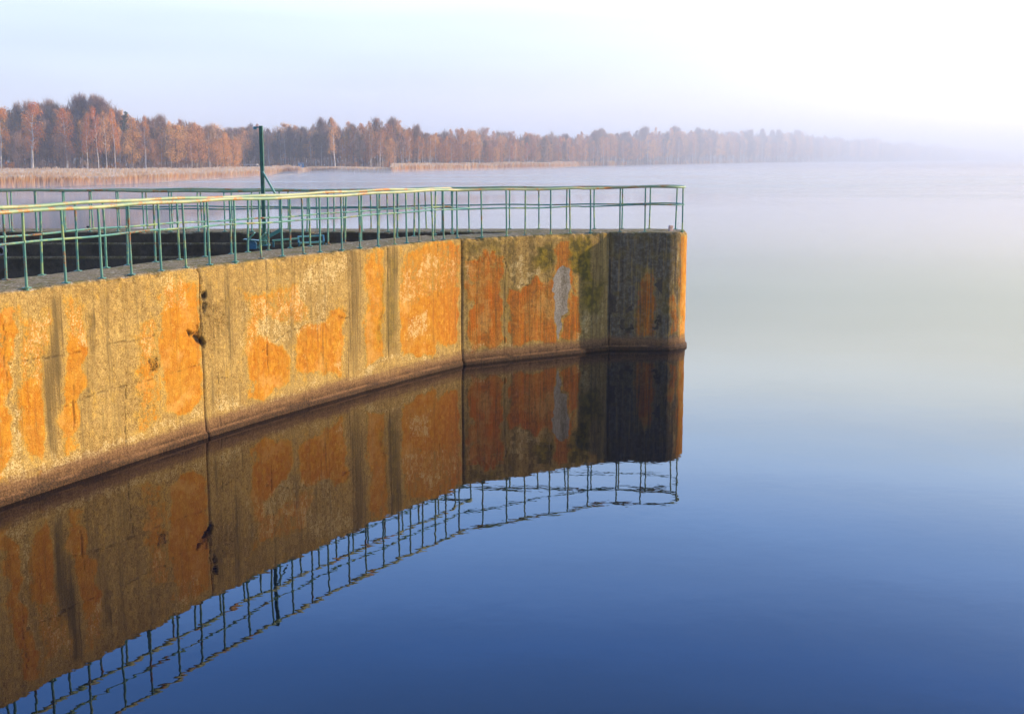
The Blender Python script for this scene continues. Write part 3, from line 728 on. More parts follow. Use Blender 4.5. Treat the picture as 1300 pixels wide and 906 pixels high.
random.seed(4)
def resample(path, us):
    P_ = np.array(path); U_ = np.r_[0, np.cumsum(np.hypot(*np.diff(P_, axis=0).T))]
    return [(float(np.interp(u, U_, P_[:, 0])), float(np.interp(u, U_, P_[:, 1]))) for u in us], U_[-1]
def offset_path(path, d):
    P_ = np.array(path); sg = np.diff(P_, axis=0); n = np.c_[-sg[:, 1], sg[:, 0]]; n /= np.hypot(*n.T)[:, None]
    vn = np.vstack([n[:1], n[:-1] + n[1:], n[-1:]]); vn /= np.hypot(*vn.T)[:, None]
    return [tuple(q) for q in P_ + vn * d]
def sag(x, y):
    return -0.075 * min(1.0, max(0.0, (2.6 - x) / 6)) if y > 22.6 else 0.0
def railing(label, path, post_us, lean_in, mat_top, lean_dir, mats_by_u):
    root = empty('railing', (path[len(path) // 2][0], path[len(path) // 2][1], TOP_Z))
    tag(root, label, 'railing')
    off = -root.location
    _, L_ = resample(path, [0])
    us = np.arange(0, L_, 0.12)
    pts, _ = resample(path, us)
    for nm, z, r in (('top_rail', 3.388, 0.0255), ('mid_rail', 3.02, 0.0145)):
        b = MB(); b.tube([(x, y, z + sag(x, y) + 0.010 * math.sin(u * 1.1) + 0.006 * math.sin(u * 3.7 + 1)) for (x, y), u in zip(pts, us)], r, 12 if r > .02 else 8)
        o = b.build(nm, mat_top if nm == 'top_rail' else mats_by_u(0, True), root, smooth=True); o.location = off
    pp, _ = resample(path, post_us)
    pa, _ = resample(path, [u + 0.05 for u in post_us])
    for (x, y), (x2, y2), u in zip(pp, pa, post_us):
        t = Vector((x2 - x, y2 - y, 0)).normalized(); nrm = Vector((t.y, -t.x, 0))
        l1 = random.gauss(0, 0.010); l2 = lean_in + random.gauss(0, 0.008)
        top = Vector((x, y, 3.375 + sag(x, y))); bot = Vector((x, y, TOP_Z - 0.03)) + t * l1 + nrm * l2
        b = MB(); b.tube([bot, bot.lerp(top, 0.5) + t * random.gauss(0, 0.003), top], 0.0165, 10)
        b.tube([bot, bot + (top - bot) * 0.05], 0.027, 8)
        b.box(bot + Vector((0, 0, 0.034)), (0.085, 0.085, 0.012)); b.tube([Vector((x, y, 3.005 + sag(x, y))), Vector((x, y, 3.036 + sag(x, y)))], 0.0225, 8)
        o = b.build('post', mats_by_u(u, False), root, smooth=True); o.location = off
    return root

outer = offset_path(WALL_PATH[:11], 0.07) + [(3.15 + 0.50 * math.cos(rad(a)), 23.48 + 0.50 * math.sin(rad(a))) for a in range(-75, 91, 15)] + [(-19.0, 23.98)]
_, LO = resample(outer, [0])
posts = [6.2, 6.75, 7.3, 7.85, 8.4, 8.95, 9.5, 10.08, 10.65, 11.24, 11.75, 12.29, 12.76, 13.25, 13.81, 14.35, 14.84, 15.32, 15.74, 16.28, 16.74, 17.22, 17.68, 18.02, 18.38, 18.75, 19.10, 19.52, 20.07, 20.63, 21.07, 21.66, 22.11, 22.62, 23.32, 23.84, 24.74, 25.34]
u = 25.95
while u < LO:
    posts.append(u); u += 0.60 + random.gauss(0, 0.03)
railing('green pipe railing along the outer edge of the pier, round its end and back', outer, posts, 0.0, RAILTOP, 1, lambda u, r: PAINT)
inner = offset_path(WALL_PATH[:9], 1.03) + [(-0.86, 23.12), (-19.0, 23.12)]
_, LI = resample(inner, [0])
iu = list(np.arange(6.0, 10.5, 0.53)) + [10.68, 11.26, 11.83, 12.32, 12.76, 13.28, 13.74, 14.31, 14.86, 15.27, 15.74, 16.26, 16.73, 17.21, 17.70, 18.12, 18.62, 19.15, 19.65, 20.3, 20.85]
u = 21.5
while u < LI:
    iu.append(u); u += 0.57 + random.gauss(0, 0.03)
def mix_mat(u, r): return PAINT
railing('yellow green pipe railing along the inner edges above the dark chamber', inner, iu, -0.03, RAILTOP, 1, mix_mat)

# ------------------------------------------------------------ mast and sluice gear on the inner edge
def simple_mat(name, col, rough=0.8, nz=0.3, scale=20):
    m, t, p = new_mat(name, rough)
    g = G(t); n = g.noise(g.coord(), scale, 4, 0.65)
    g.set(p, Base_Color=g.mix(g.rng(n, 0.35, 0.65), tuple(c * (1 - nz) for c in col), tuple(min(1, c * (1 + nz)) for c in col)), Normal=g.bump(n, 0.4, 0.004))
    return m
MASTP = simple_mat('dark_green_paint', (0.025, 0.13, 0.085), 0.45, 0.25, 12)
mast = empty('lamp_mast', (-4.33, 19.3, TOP_Z))
tag(mast, 'tall dark green steel mast with a short arm, rising above the railings', 'mast')
b = MB(); b.box((0, 0, 1.035), (0.062, 0.062, 2.07)); b.build('pole', MASTP, mast, bevel=0.006)
b = MB(); b.box((0, 0, 0.012), (0.18, 0.18, 0.024)); b.build('base_plate', BLUEP, mast, bevel=0.004)
b = MB(); b.bar((0.02, 0, 2.045), (-0.13, 0, 2.045), 0.035, 0.022); b.box((-0.10, 0, 2.02), (0.05, 0.05, 0.03)); b.build('arm', BLUEP, mast, bevel=0.003)
b = MB(); b.bar((0.01, -0.035, 1.29), (0.225, -0.05, 0.90), 0.045, 0.03); b.build('brace', PAINT, mast, bevel=0.003)

gear = empty('sluice_gear', (-4.36, 18.95, TOP_Z))
tag(gear, 'blue green sluice winch with bent plates and a slanting lever at the mast foot', 'winch')
def mat_blue():
    m, t, p = new_mat('bright_blue_paint', 0.45)
    g = G(t); n = g.noise(g.coord(), 20, 4, 0.7)
    g.set(p, Base_Color=g.mix(g.rng(n, 0.4, 0.7), (0.02, 0.13, 0.24), (0.05, 0.22, 0.30)))
    return m
BRIGHTBLUE = mat_blue()
b = MB()
ring = [(0.075 * math.cos(k * math.pi / 10), 0.075 * math.sin(k * math.pi / 10)) for k in range(11)]
for yy in (-0.05, 0.05): b.v += [Vector((-0.11 + x, yy, 0.05 + z)) for x, z in ring] + [Vector((-0.185, yy, -0.02)), Vector((-0.035, yy, -0.02))]
n_ = 13
order = list(range(11)) + [11, 12]
b.f.append(tuple(order)); b.f.append(tuple(i + n_ for i in order)[::-1])
for k in range(n_): b.f.append((order[k], order[(k + 1) % n_], order[(k + 1) % n_] + n_, order[k] + n_))
b.build('gear_housing', BRIGHTBLUE, gear, bevel=0.004)
b = MB(); b.bar((-0.24, -0.03, 0.145), (0.14, -0.03, 0.11), 0.16, 0.014); b.build('deck_plate', PAINT, gear, bevel=0.002)
for xa in (-0.17, 0.02):
    b = MB(); b.bar((xa, 0.02, 0.14), (xa + 0.11, 0.02, 0.255), 0.10, 0.02); b.build('flap', PAINT, gear, bevel=0.003)
b = MB(); b.bar((0.00, 0.0, -0.01), (0.13, 0.0, 0.13), 0.03, 0.05); b.build('strut', PAINT, gear, bevel=0.003)
b = MB(); b.bar((0.05, 0.03, 0.12), (0.40, 0.03, 0.31), 0.035, 0.06); b.bar((0.05, 0.065, 0.12), (0.40, 0.065, 0.31), 0.04, 0.012); b.build('lever', PAINT, gear, bevel=0.003)
fr = empty('gate_frame', (-3.95, 19.6, TOP_Z))
tag(fr, 'low pale green steel frame lying beside the winch', 'frame')
b = MB()
b.bar((-0.30, -0.05, 0.075), (0.14, 0.15, 0.10), 0.03, 0.03)
b.build('long_bar', PAINT, fr, bevel=0.003)
b = MB()
for a, c in (((0.16, -0.02, 0.03), (0.56, 0.28, 0.03)), ((0.10, 0.28, 0.12), (0.50, 0.58, 0.12)), ((0.16, -0.02, 0.03), (0.10, 0.28, 0.12)), ((0.56, 0.28, 0.03), (0.50, 0.58, 0.12))):
    b.bar(a, c, 0.03, 0.03)
b.build('trough_frame', BLUEP, fr, bevel=0.003)
for px_, py_ in ((-0.28, -0.05), (0.14, 0.13), (0.54, 0.28)):
    b = MB(); b.box((px_, py_, 0.01), (0.03, 0.03, 0.10)); b.build('foot', BLUEP, fr)

RUST = simple_mat('rusty_iron', (0.20, 0.09, 0.04))
IRON = simple_mat('black_iron', (0.02, 0.02, 0.025), 0.6)
BRICK = simple_mat('broken_brick', (0.60, 0.40, 0.34))
PALE = simple_mat('limed_pipe', (0.45, 0.36, 0.34))
# broken brick at the foot of the end post
b = MB(); b.box((0, 0, 0.055), (0.085, 0.065, 0.12), Matrix.Rotation(0.4, 3, 'Z') @ Matrix.Rotation(0.08, 3, 'Y'))
o = b.build('broken_brick', BRICK, None, bevel=0.012); o.location = (3.36, 23.40, TOP_Z - 0.006)
tag(o, 'pinkish broken brick standing by the last railing post at the rounded end', 'brick')
for (x, y, h), lb in (((-9.05, 23.60, 0.085), 'small black iron bollard on the back wall, between the left end posts'), ((-6.98, 23.60, 0.05), 'low black iron bollard on the back wall, nearer the mast')):
    b = MB(); b.tube([(0, 0, -0.02), (0, 0, h * 0.6), (0, 0, h * 0.62), (0, 0, h)], [0.022, 0.022, 0.04, 0.034], 12)
    o = b.build('iron_bollard', IRON, None, smooth=True); o.location = (x, y, TOP_Z)
    tag(o, lb, 'bollard', 'iron bollards on the back wall')
b = MB()
v = []; n = 18
for r_, y_ in ((0.10, 0.12), (0.10, -0.10), (0.082, -0.10), (0.082, 0.12)):
    v += [(r_ * math.cos(k * 2 * math.pi / n), y_, r_ * math.sin(k * 2 * math.pi / n)) for k in range(n)]
f = []
for q in range(3):
    for k in range(n): f.append((q * n + k, q * n + (k + 1) % n, (q + 1) * n + (k + 1) % n, (q + 1) * n + k))
b.add(v, f); o = b.build('drain_pipe', PALE, None); o.location = (-10.62, 22.91, 2.085)
tag(o, 'short pale drain pipe end sticking out of the dark inner wall', 'pipe')


# ------------------------------------------------------------ far shore
def mat_ground():
    m, t, p = new_mat('dry_grass_ground', 0.95)
    g = G(t); c = g.coord()
    n = g.noise(c, 0.15, 5, 0.6); f = g.noise(c, 1.5, 4, 0.7)
    col = g.mix(g.rng(n, 0.4, 0.6), (0.34, 0.22, 0.12), (0.22, 0.15, 0.09))
    col = g.mix(g.rng(f, 0.45, 0.65, 0, 0.5), col, (0.48, 0.36, 0.24))
    g.set(p, Base_Color=col); return m
GROUND = mat_ground()
F_ = 1400.0
def at_px(px, Y):          # bearing (in photo columns) to metres at depth Y
    return (px - 650) / F_ * Y * 1.011
# waterline of the far shore as (bearing, depth)
SHORE = [(-520, 150), (-120, 146), (0, 147), (100, 156), (200, 176), (300, 216), (350, 245), (384, 268), (392, 300), (372, 325), (400, 330), (430, 322), (440, 308), (500, 300), (600, 345),
         (700, 400), (776, 462), (782, 500), (768, 540), (790, 575), (890, 660), (1020, 900), (1010, 1000), (1060, 1150), (1150, 1350), (1262, 1700), (1270, 1900)]
# front row of the wood
WOOD = [(-520, 270), (-150, 276), (0, 280), (150, 284), (270, 290), (305, 300), (318, 352), (400, 356), (430, 345), (500, 342), (600, 385), (700, 440), (775, 510), (850, 590), (900, 660), (1000, 820), (1060, 1000), (1150, 1250), (1255, 1640)]
HEIGHT = [(-520, 14), (0, 13.8), (50, 15.4), (130, 15.8), (170, 14.2), (200, 12.8), (270, 12.3), (298, 9.5), (312, 9.5), (320, 12.4), (380, 12.8), (430, 13.9), (520, 13.5), (560, 11.8), (600, 12.2), (700, 12.8), (750, 14.2), (800, 16), (900, 18.5), (1000, 20.5), (1060, 21), (1100, 21), (1150, 18), (1200, 17), (1255, 10)]
sx, sy = zip(*WOOD)
def wood_y(px): return float(np.interp(px, sx, sy))
def wood_h(px): return float(np.interp(px, *zip(*HEIGHT)))
front = [(at_px(p, y), y) for p, y in SHORE]
back = [(at_px(p, y) + 40, y + 420) for p, y in reversed(WOOD)]
def ground_z(d): return 0.45
lv = [(x, y, -0.25) for x, y in front] + [(x, y + 3.5, 0.10) for x, y in front] + [(x, y, 0.9) for x, y in back]
nf = len(front); nb = len(back)
lf = [(i, i + 1, nf + i + 1, nf + i) for i in range(nf - 1)]
lf += [tuple([nf + i for i in range(nf)] + [2 * nf + i for i in range(nb)])]
import bmesh
me = bpy.data.meshes.new('far_shore'); me.from_pydata(lv, [], lf)
bm = bmesh.new(); bm.from_mesh(me); bmesh.ops.triangulate(bm, faces=[fc for fc in bm.faces if len(fc.verts) > 4]); bm.to_mesh(me); bm.free()
me.materials.append(GROUND)
shore = link(bpy.data.objects.new('far_shore_ground', me)); tag(shore, 'low far shore of dry grass below the wood', 'ground', kind='structure')

def mat_reed():
    m, t, p = new_mat('dry_reed', 0.9)
    g = G(t)
    a = t.nodes.new('ShaderNodeAttribute'); a.attribute_name = 'tint'
    q = t.nodes.new('ShaderNodeSeparateColor'); t.links.new(a.outputs['Color'], q.inputs[0])
    n = g.noise(g.coord(), 0.12, 4, 0.6)
    col = g.mix(q.outputs[0], (0.88, 0.50, 0.20), (0.93, 0.72, 0.46))
    col = g.mix(g.rng(q.outputs[1], 0.55, 1.0, 0, 0.8), col, (0.95, 0.88, 0.82))
    col = g.mix(g.rng(n, 0.45, 0.65, 0, 0.55), col, (0.80, 0.50, 0.26))
    g.set(p, Base_Color=col)
    tr = t.nodes.new('ShaderNodeBsdfTranslucent'); t.links.new(col, tr.inputs[0])
    mx = t.nodes.new('ShaderNodeMixShader'); mx.inputs[0].default_value = 0.5
    t.links.new(p.outputs[0], mx.inputs[1]); t.links.new(tr.outputs[0], mx.inputs[2]); t.links.new(mx.outputs[0], t.nodes['Material Output'].inputs[0])
    return m
REED = mat_reed()
def reeds(label, p0, p1, depth, count, h, seed, width=0.2):
    rs = np.random.RandomState(seed)
    shx, shy = zip(*SHORE)
    n = count
    px = rs.uniform(p0, p1, n)
    pa, ya = zip(*[(p, y) for p, y in SHORE if True])
    # waterline depth at this bearing: first crossing
    mono = [s for s in SHORE if p0 - 60 <= s[0] <= p1 + 60]
    mono.sort()
    wy = np.interp(px, [s[0] for s in mono], [s[1] for s in mono])
    back_ = rs.beta(0.75, 1.5, n) * (depth if not callable(depth) else np.array([depth(p) for p in px]))
    taper = np.clip((p1 - px) / 18, 0.05, 1)
    back_ = np.where(rs.rand(n) < 0.3, rs.uniform(-0.8, 3.0, n), back_)
    Y = wy + 0.6 + back_ * taper
    X = (px - 650) / F_ * Y * 1.011
    clump = 0.75 + 0.5 * fbm(X * 0.12 + 50, Y * 0.12 + 20, 3)
    hh = h * clump * rs.uniform(0.75, 1.15, n)
    w = width * rs.uniform(0.6, 1.3, n)
    a = rs.uniform(-0.6, 0.6, n)
    lx = rs.normal(0, 0.18, n)
    z0 = np.where(back_ < 3, -0.1, 0.2)
    co_ = np.zeros((n, 4, 3)); ca, sa = np.cos(a) * w, np.sin(a) * w
    co_[:, 0] = np.c_[X - ca, Y - sa, z0]; co_[:, 1] = np.c_[X + ca, Y + sa, z0]
    co_[:, 2] = np.c_[X + lx + ca * .45, Y + sa * .45, z0 + hh]; co_[:, 3] = np.c_[X + lx - ca * .45, Y - sa * .45, z0 + hh * 0.94]
    me = bpy.data.meshes.new('reed_bed')
    me.vertices.add(n * 4); me.vertices.foreach_set('co', co_.ravel())
    me.loops.add(n * 4); me.loops.foreach_set('vertex_index', np.arange(n * 4))
    me.polygons.add(n); me.polygons.foreach_set('loop_start', np.arange(n) * 4); me.polygons.foreach_set('loop_total', np.full(n, 4))
    me.update(calc_edges=True)
    t1 = np.repeat(rs.rand(n), 4); t2 = np.tile(np.array([0.2, 0.2, 1, 1.0]), n) * np.repeat(rs.rand(n) ** 0.6, 4)
    set_attr(me, 'tint', t1, t2, t1 * 0)
    me.materials.append(REED)
    o = link(bpy.data.objects.new('reeds', me))
    tag(o, label, 'reeds', kind='stuff')
    return o
reeds('broad bed of dry orange reeds along the near bank', -500, 386, lambda p: float(np.interp(p, [-500, 100, 300, 386], [110, 105, 62, 14])), 110000, 1.45, 1, 0.13)
reeds('low dry reeds on the bank behind the inlet', 384, 500, 16, 5000, 1.1, 2, 0.2)
reeds('dry reed spit in front of the middle of the wood', 500, 777, 22, 16000, 2.0, 3, 0.25)
reeds('thin reed fringe by the distant misty trees', 786, 895, 14, 3500, 1.8, 4, 0.35)
reeds('thin farthest reed fringe in the mist', 905, 1022, 14, 3000, 2.0, 5, 0.5)

# ------------------------------------------------------------ trees
def mat_leaf(name, c0, c1, spread=0.25):
    m, t, p = new_mat(name, 0.9)
    g = G(t); r = g.inst()
    n = g.noise(g.coord(), 0.8, 4, 0.7)
    col = g.mix(g.rng(n, 0.35, 0.65), c0, c1)
    h = t.nodes.new('ShaderNodeHueSaturation')
    t.links.new(g.rng(r, 0, 1, 1 - spread, 1 + spread, False), h.inputs['Value'])
    t.links.new(g.rng(r, 0, 1, 0.49, 0.515, False), h.inputs['Hue'])
    t.links.new(col, h.inputs['Color'])
    t.links.new(h.outputs[0], p.inputs['Base Color'])
    # thin leaves let some light through
    tr = t.nodes.new('ShaderNodeBsdfTranslucent'); t.links.new(h.outputs[0], tr.inputs[0])
    mx = t.nodes.new('ShaderNodeMixShader'); mx.inputs[0].default_value = 0.3
    out = t.nodes['Material Output']
    t.links.new(p.outputs[0], mx.inputs[1]); t.links.new(tr.outputs[0], mx.inputs[2]); t.links.new(mx.outputs[0], out.inputs[0])
    return m
LEAF_ORANGE = mat_leaf('orange_birch_leaves', (0.70, 0.22, 0.035), (0.85, 0.36, 0.07), 0.12)
LEAF_RUSSET = mat_leaf('russet_leaves', (0.56, 0.23, 0.07), (0.88, 0.44, 0.16))
LEAF_TAN = mat_leaf('tan_leaves', (0.36, 0.19, 0.12), (0.50, 0.29, 0.18))
TWIG = mat_leaf('bare_twigs', (0.24, 0.125, 0.085), (0.46, 0.26, 0.17))
DARKLEAF = mat_leaf('dark_evergreen', (0.03, 0.045, 0.03), (0.06, 0.075, 0.04))
def mat_bark(name, c0, c1):
    m, t, p = new_mat(name, 0.85); g = G(t)
    n = g.noise(g.coord((3, 3, 1.2)), 1.5, 4, 0.7)
    g.set(p, Base_Color=g.mix(g.rng(n, 0.42, 0.6), c0, c1)); return m
BIRCHBARK = mat_bark('birch_bark', (0.82, 0.74, 0.66), (0.50, 0.42, 0.38))
BARK = mat_bark('brown_bark', (0.12, 0.08, 0.06), (0.26, 0.18, 0.14))

def leaf_cards(rs, centres, radii, per, size, vertical=False):
    V = []; 
    n = len(centres) * per
    c = np.repeat(centres, per, 0); r = np.repeat(radii, per)
    d = rs.normal(size=(n, 3)); d /= np.linalg.norm(d, axis=1)[:, None]
    p = c + d * (r * rs.uniform(0.25, 1.0, n) ** 0.6)[:, None] * np.array([1, 1, 1.15])
    a = rs.normal(size=(n, 3)); a /= np.linalg.norm(a, axis=1)[:, None]
    if vertical:
        a = np.c_[rs.normal(0, .28, n), rs.normal(0, .28, n), np.ones(n)]
    b_ = np.cross(a, rs.normal(size=(n, 3))); b_ /= np.linalg.norm(b_, axis=1)[:, None]
    s = size * rs.uniform(0.6, 1.4, n)
    if vertical: w = s * 0.09; s2 = s * 2.0
    else: w = s * 0.5; s2 = s
    q = np.stack([p - a * (s2 * .5)[:, None] - b_ * (w * .5)[:, None], p - a * (s2 * .5)[:, None] + b_ * (w * .5)[:, None], p + a * (s2 * .5)[:, None]], 1)
    return q.reshape(-1, 3)

def make_tree(kind, seed, H=10.0):
    """returns (trunk mesh, crown mesh) of a tree 10 m tall"""
    rs = np.random.RandomState(seed); rnd = random.Random(seed)
    tb = MB()
    r0 = {'birch': 0.115, 'bare': 0.09, 'round': 0.11, 'bush': 0.05, 'pine': 0.1}[kind]
    lean = rs.normal(0, 0.25, 2)
    if kind == 'bush': Ht = 6.0
    else: Ht = H * 0.97
    sp = [Vector((lean[0] * (k / 6) ** 1.5 + rs.normal(0, .04), lean[1] * (k / 6) ** 1.5 + rs.normal(0, .04), Ht * k / 6)) for k in range(7)]
    tb.tube(sp, [r0 * (1 - 0.14 * k) for k in range(7)], 6)
    cen = []; rad_ = []
    spec = {'birch': (26, 0.30, 1.0, 1.0), 'bare': (26, 0.30, 1.15, 1.0), 'round': (28, 0.22, 1.9, 0.97), 'bush': (16, 0.05, 2.0, 0.55), 'pine': (20, 0.45, 1.2, 1.0)}[kind]
    nb_, lo, spread, hi = spec
    for k in range(nb_):
        t = lo + (hi - lo) * (k + rs.rand()) / nb_
        i = min(5, int(t * 6)); base = sp[i].lerp(sp[i + 1], t * 6 - i) if kind != 'bush' else Vector((rs.normal(0, .4), rs.normal(0, .4), 0.2))
        tt = (t - lo) / (hi - lo)
        if kind == 'birch': w = spread * (math.sin(math.pi * min(1, 0.22 + 0.78 * tt)) ** 0.8 + 0.12)
        elif kind == 'bare': w = spread * (0.35 + 0.9 * math.sin(math.pi * min(1, 0.1 + 0.85 * tt)))
        elif kind == 'pine': w = spread * (1.05 - 0.8 * tt)
        else: w = spread * (0.25 + 0.95 * math.sqrt(max(0, math.sin(math.pi * min(1, 0.12 + 0.86 * tt)))))
        ang = rs.uniform(0, 6.283); up = {'birch': 0.9, 'bare': 1.3, 'round': 0.5, 'bush': 1.0, 'pine': 0.15}[kind] * w
        w *= rs.uniform(0.55, 1.1)
        tip = base + Vector((math.cos(ang) * w, math.sin(ang) * w, up * rs.uniform(.6, 1.1) if kind != 'bush' else (t - lo) * 9.0))
        if tip.z > H: tip.z = H - rs.rand() * .4
        mid = base.lerp(tip, .5) + Vector((0, 0, -0.08 * w))
        tb.tube([base, mid, tip], [r0 * .32, r0 * .2, r0 * .07], 3, False)
        cen.append(base.lerp(tip, 0.8)); rad_.append(w * 0.42 + 0.22)
        if kind in ('round', 'bare'): cen.append(base.lerp(tip, 0.45)); rad_.append(w * 0.35 + 0.15)
    cen = np.array([tuple(c) for c in cen]); rad_ = np.array(rad_)
    if kind == 'birch': q = np.vstack([leaf_cards(rs, cen, rad_, 34, 0.21), leaf_cards(rs, cen, rad_, 8, 0.55, True)])
    elif kind == 'bare': q = leaf_cards(rs, cen, rad_, 26, 0.62, True)
    elif kind == 'round': q = np.vstack([leaf_cards(rs, cen, rad_, 34, 0.24), leaf_cards(rs, cen, rad_, 6, 0.5, True)])
    elif kind == 'pine': q = leaf_cards(rs, cen, rad_ * .9, 50, 0.24)
    else: q = np.vstack([leaf_cards(rs, cen, rad_, 30, 0.24), leaf_cards(rs, cen, rad_, 14, 0.5, True)])
    return tb, q

def card_mesh(name, q, mat):
    n = len(q) // 3
    me = bpy.data.meshes.new(name)
    me.vertices.add(n * 3); me.vertices.foreach_set('co', q.ravel())
    me.loops.add(n * 3); me.loops.foreach_set('vertex_index', np.arange(n * 3))
    me.polygons.add(n); me.polygons.foreach_set('loop_start', np.arange(n) * 3); me.polygons.foreach_set('loop_total', np.full(n, 3))
    me.update(calc_edges=True); me.materials.append(mat)
    return me
PROTO = {}
for kind, leafs, bark, nv in (('birch', LEAF_RUSSET, BIRCHBARK, 5), ('birch_orange', LEAF_ORANGE, BIRCHBARK, 3), ('birch_bare', TWIG, BIRCHBARK, 3), ('bare', TWIG, BARK, 5), ('round', LEAF_RUSSET, BARK, 4), ('round_tan', LEAF_TAN, BARK, 3), ('bush', LEAF_TAN, BARK, 3), ('bush_orange', LEAF_ORANGE, BARK, 2), ('pine', DARKLEAF, BARK, 2)):
    k0 = kind.split('_')[0]
    for v_ in range(nv):
        tb, q = make_tree(k0, (sum(map(ord, kind)) * 31 + v_ * 7))
        tm = bpy.data.meshes.new('trunk'); tm.from_pydata([tuple(p) for p in tb.v], [], tb.f); tm.materials.append(bark)
        cm = card_mesh('crown', q, leafs)
        # one-piece version for far trees
        fv = [tuple(p) for p in tb.v]; nbv = len(fv)
        ff = list(tb.f) + [(nbv + 3 * i, nbv + 3 * i + 1, nbv + 3 * i + 2) for i in range(len(q) // 3)]
        wm = bpy.data.meshes.new('tree'); wm.from_pydata(fv + q.tolist(), [], ff); wm.materials.append(bark); wm.materials.append(leafs)
        wm.polygons.foreach_set('material_index', [0] * len(tb.f) + [1] * (len(q) // 3))
        PROTO.setdefault(kind, []).append((tm, cm, wm))
INFO = {
 'birch': ('birch_tree', 'slender white trunked birch with thin russet leaves in the far wood', 'tree', 'russet birches of the far wood'),
 'birch_orange': ('birch_tree', 'white trunked birch with glowing orange crown in the far wood', 'tree', 'orange birches of the far wood'),
 'birch_bare': ('birch_tree', 'leafless white trunked birch standing in the far wood', 'tree', 'leafless birches of the far wood'),
 'bare': ('bare_tree', 'leafless grey brown tree with upright twigs in the far wood', 'tree', 'bare trees of the far wood'),
 'round': ('alder_tree', 'broad round topped russet tree in the far wood', 'tree', 'round russet trees of the far wood'),
 'round_tan': ('willow_tree', 'broad round topped pale tan tree at the wood edge', 'tree', 'pale tan trees of the far wood'),
 'bush': ('bush', 'low tan bush at the foot of the far wood', 'bush', 'tan bushes below the far wood'),
 'bush_orange': ('bush', 'low orange bush at the foot of the far wood', 'bush', 'orange bushes below the far wood'),
 'pine': ('pine_tree', 'dark evergreen top standing among the bare trees of the far wood', 'tree', 'evergreens of the far wood'),
}
COUNT = {}
ALIKE = {}
ZONES = [(25, 'at the left end of the wood'), (60, 'around the highest orange birch'), (110, 'around the bright orange conical birch'), (165, 'below the tallest grey treetops'), (225, 'by the two white stems'), (312, 'near the nearer wood end'),
         (372, 'between mast and blue hut'), (425, 'beyond the blue hut'), (490, 'among the middle shore birches'), (560, 'behind the near reed spit end'), (660, 'behind the reed spit'), (780, 'behind the reed spit tip'),
         (900, 'above the railing end'), (1020, 'in mist beyond the pier'), (1140, 'in the fog over open lake'), (2000, 'at the far foggy tip')]
KINDS_ = {'birch': ('birch', 'pale stemmed russet birch'), 'birch_orange': ('birch', 'pale stemmed orange birch'), 'birch_bare': ('birch', 'leafless white birch'),
          'bare': ('bare', 'leafless brown tree'), 'round': ('round', 'round russet tree'), 'round_tan': ('round_tan', 'pale tan tree'), 'bush': ('bush', 'low tan bush'), 'bush_orange': ('bush', 'low orange bush'), 'pine': ('pine', 'dark evergreen')}
ROWS = ['in front', 'second row', 'third row', 'deep inside', 'at the foot']
def plant(kind, px, Y, h, wide=1.0, label=None, whole=False, z=0.35, row=0):
    fam = KINDS_[kind][0]
    if COUNT.get(fam, 0) >= 288 and not label:
        kind = fam = {'bare': 'round', 'birch': 'round' if COUNT.get('round', 0) < 280 else 'bare', 'round': 'bare'}.get(fam, fam)
    COUNT[fam] = COUNT.get(fam, 0) + 1
    tm, cm, wm = random.choice(PROTO[kind])
    nm, lb, cat, grp = INFO[kind]
    s = h / 10.0 * (1.55 if kind.startswith('bush') else 1)
    rot = random.uniform(0, 6.28)
    if whole:
        r = bpy.data.objects.new(nm, wm); link(r)
    else:
        r = empty(nm)
        a = bpy.data.objects.new('trunk', tm); a.parent = r; COL.objects.link(a)
        c = bpy.data.objects.new('crown', cm); c.parent = r; COL.objects.link(c)
    r.location = (at_px(px, Y), Y, z); r.rotation_euler = (0, 0, rot); r.scale = (s * wide, s * wide, s)
    if label: tag(r, label, cat)
    else:
        zn = next(z_ for lim, z_ in ZONES if px < lim)
        tag(r, None, cat, grp)
        ALIKE.setdefault('%s, %s, %s' % (KINDS_[kind][1], ROWS[row], zn), []).append((px, r))
    return r

random.seed(21)
def choose(px):
    r = random.random()
    if px < 60: T_ = [('bare', .40), ('round', .24), ('birch', .16), ('birch_bare', .1), ('round_tan', .10)]
    elif px < 180: T_ = [('bare', .36), ('birch', .24), ('round', .2), ('birch_bare', .1), ('round_tan', .10)]
    elif px < 312: T_ = [('round', .38), ('birch', .28), ('bare', .16), ('birch_orange', .06), ('birch_bare', .12)]
    elif px < 425: T_ = [('bare', .50), ('birch_bare', .18), ('birch', .18), ('round', .14)]
    elif px < 560: T_ = [('birch', .50), ('birch_bare', .16), ('bare', .14), ('round', .16), ('birch_orange', .04)]
    elif px < 740: T_ = [('round', .34), ('birch', .30), ('bare', .14), ('round_tan', .16), ('birch_orange', .06)]
    else: T_ = [('birch', .38), ('bare', .24), ('birch_bare', .18), ('round', .15), ('round_tan', .05)]
    for k, w in T_:
        r -= w
        if r <= 0: return k
    return T_[0][0]
# rows of the wood, the front ones nearest the water
for row, (dy, step, hs) in enumerate(((0, 9.5, 0.84), (6, 8, 0.97), (14, 8, 1.06))):
    px = -130.0
    while px < 1262:
        Y = wood_y(px) + dy + random.uniform(-2.5, 2.5)
        if row == 2 and px > 1040: break
        k = choose(px)
        hh = wood_h(px) * hs * random.uniform(0.80, 1.12)
        if row == 0 and k.startswith('round'): hh *= 0.86
        plant(k, px, Y, hh, random.uniform(0.95, 1.3), whole=Y > 480, row=row)
        dens = 1.0 if px < 780 else 1.0
        px += step * random.uniform(0.6, 1.4) * min(1.0, (330.0 / Y)) ** 0.55 * dens
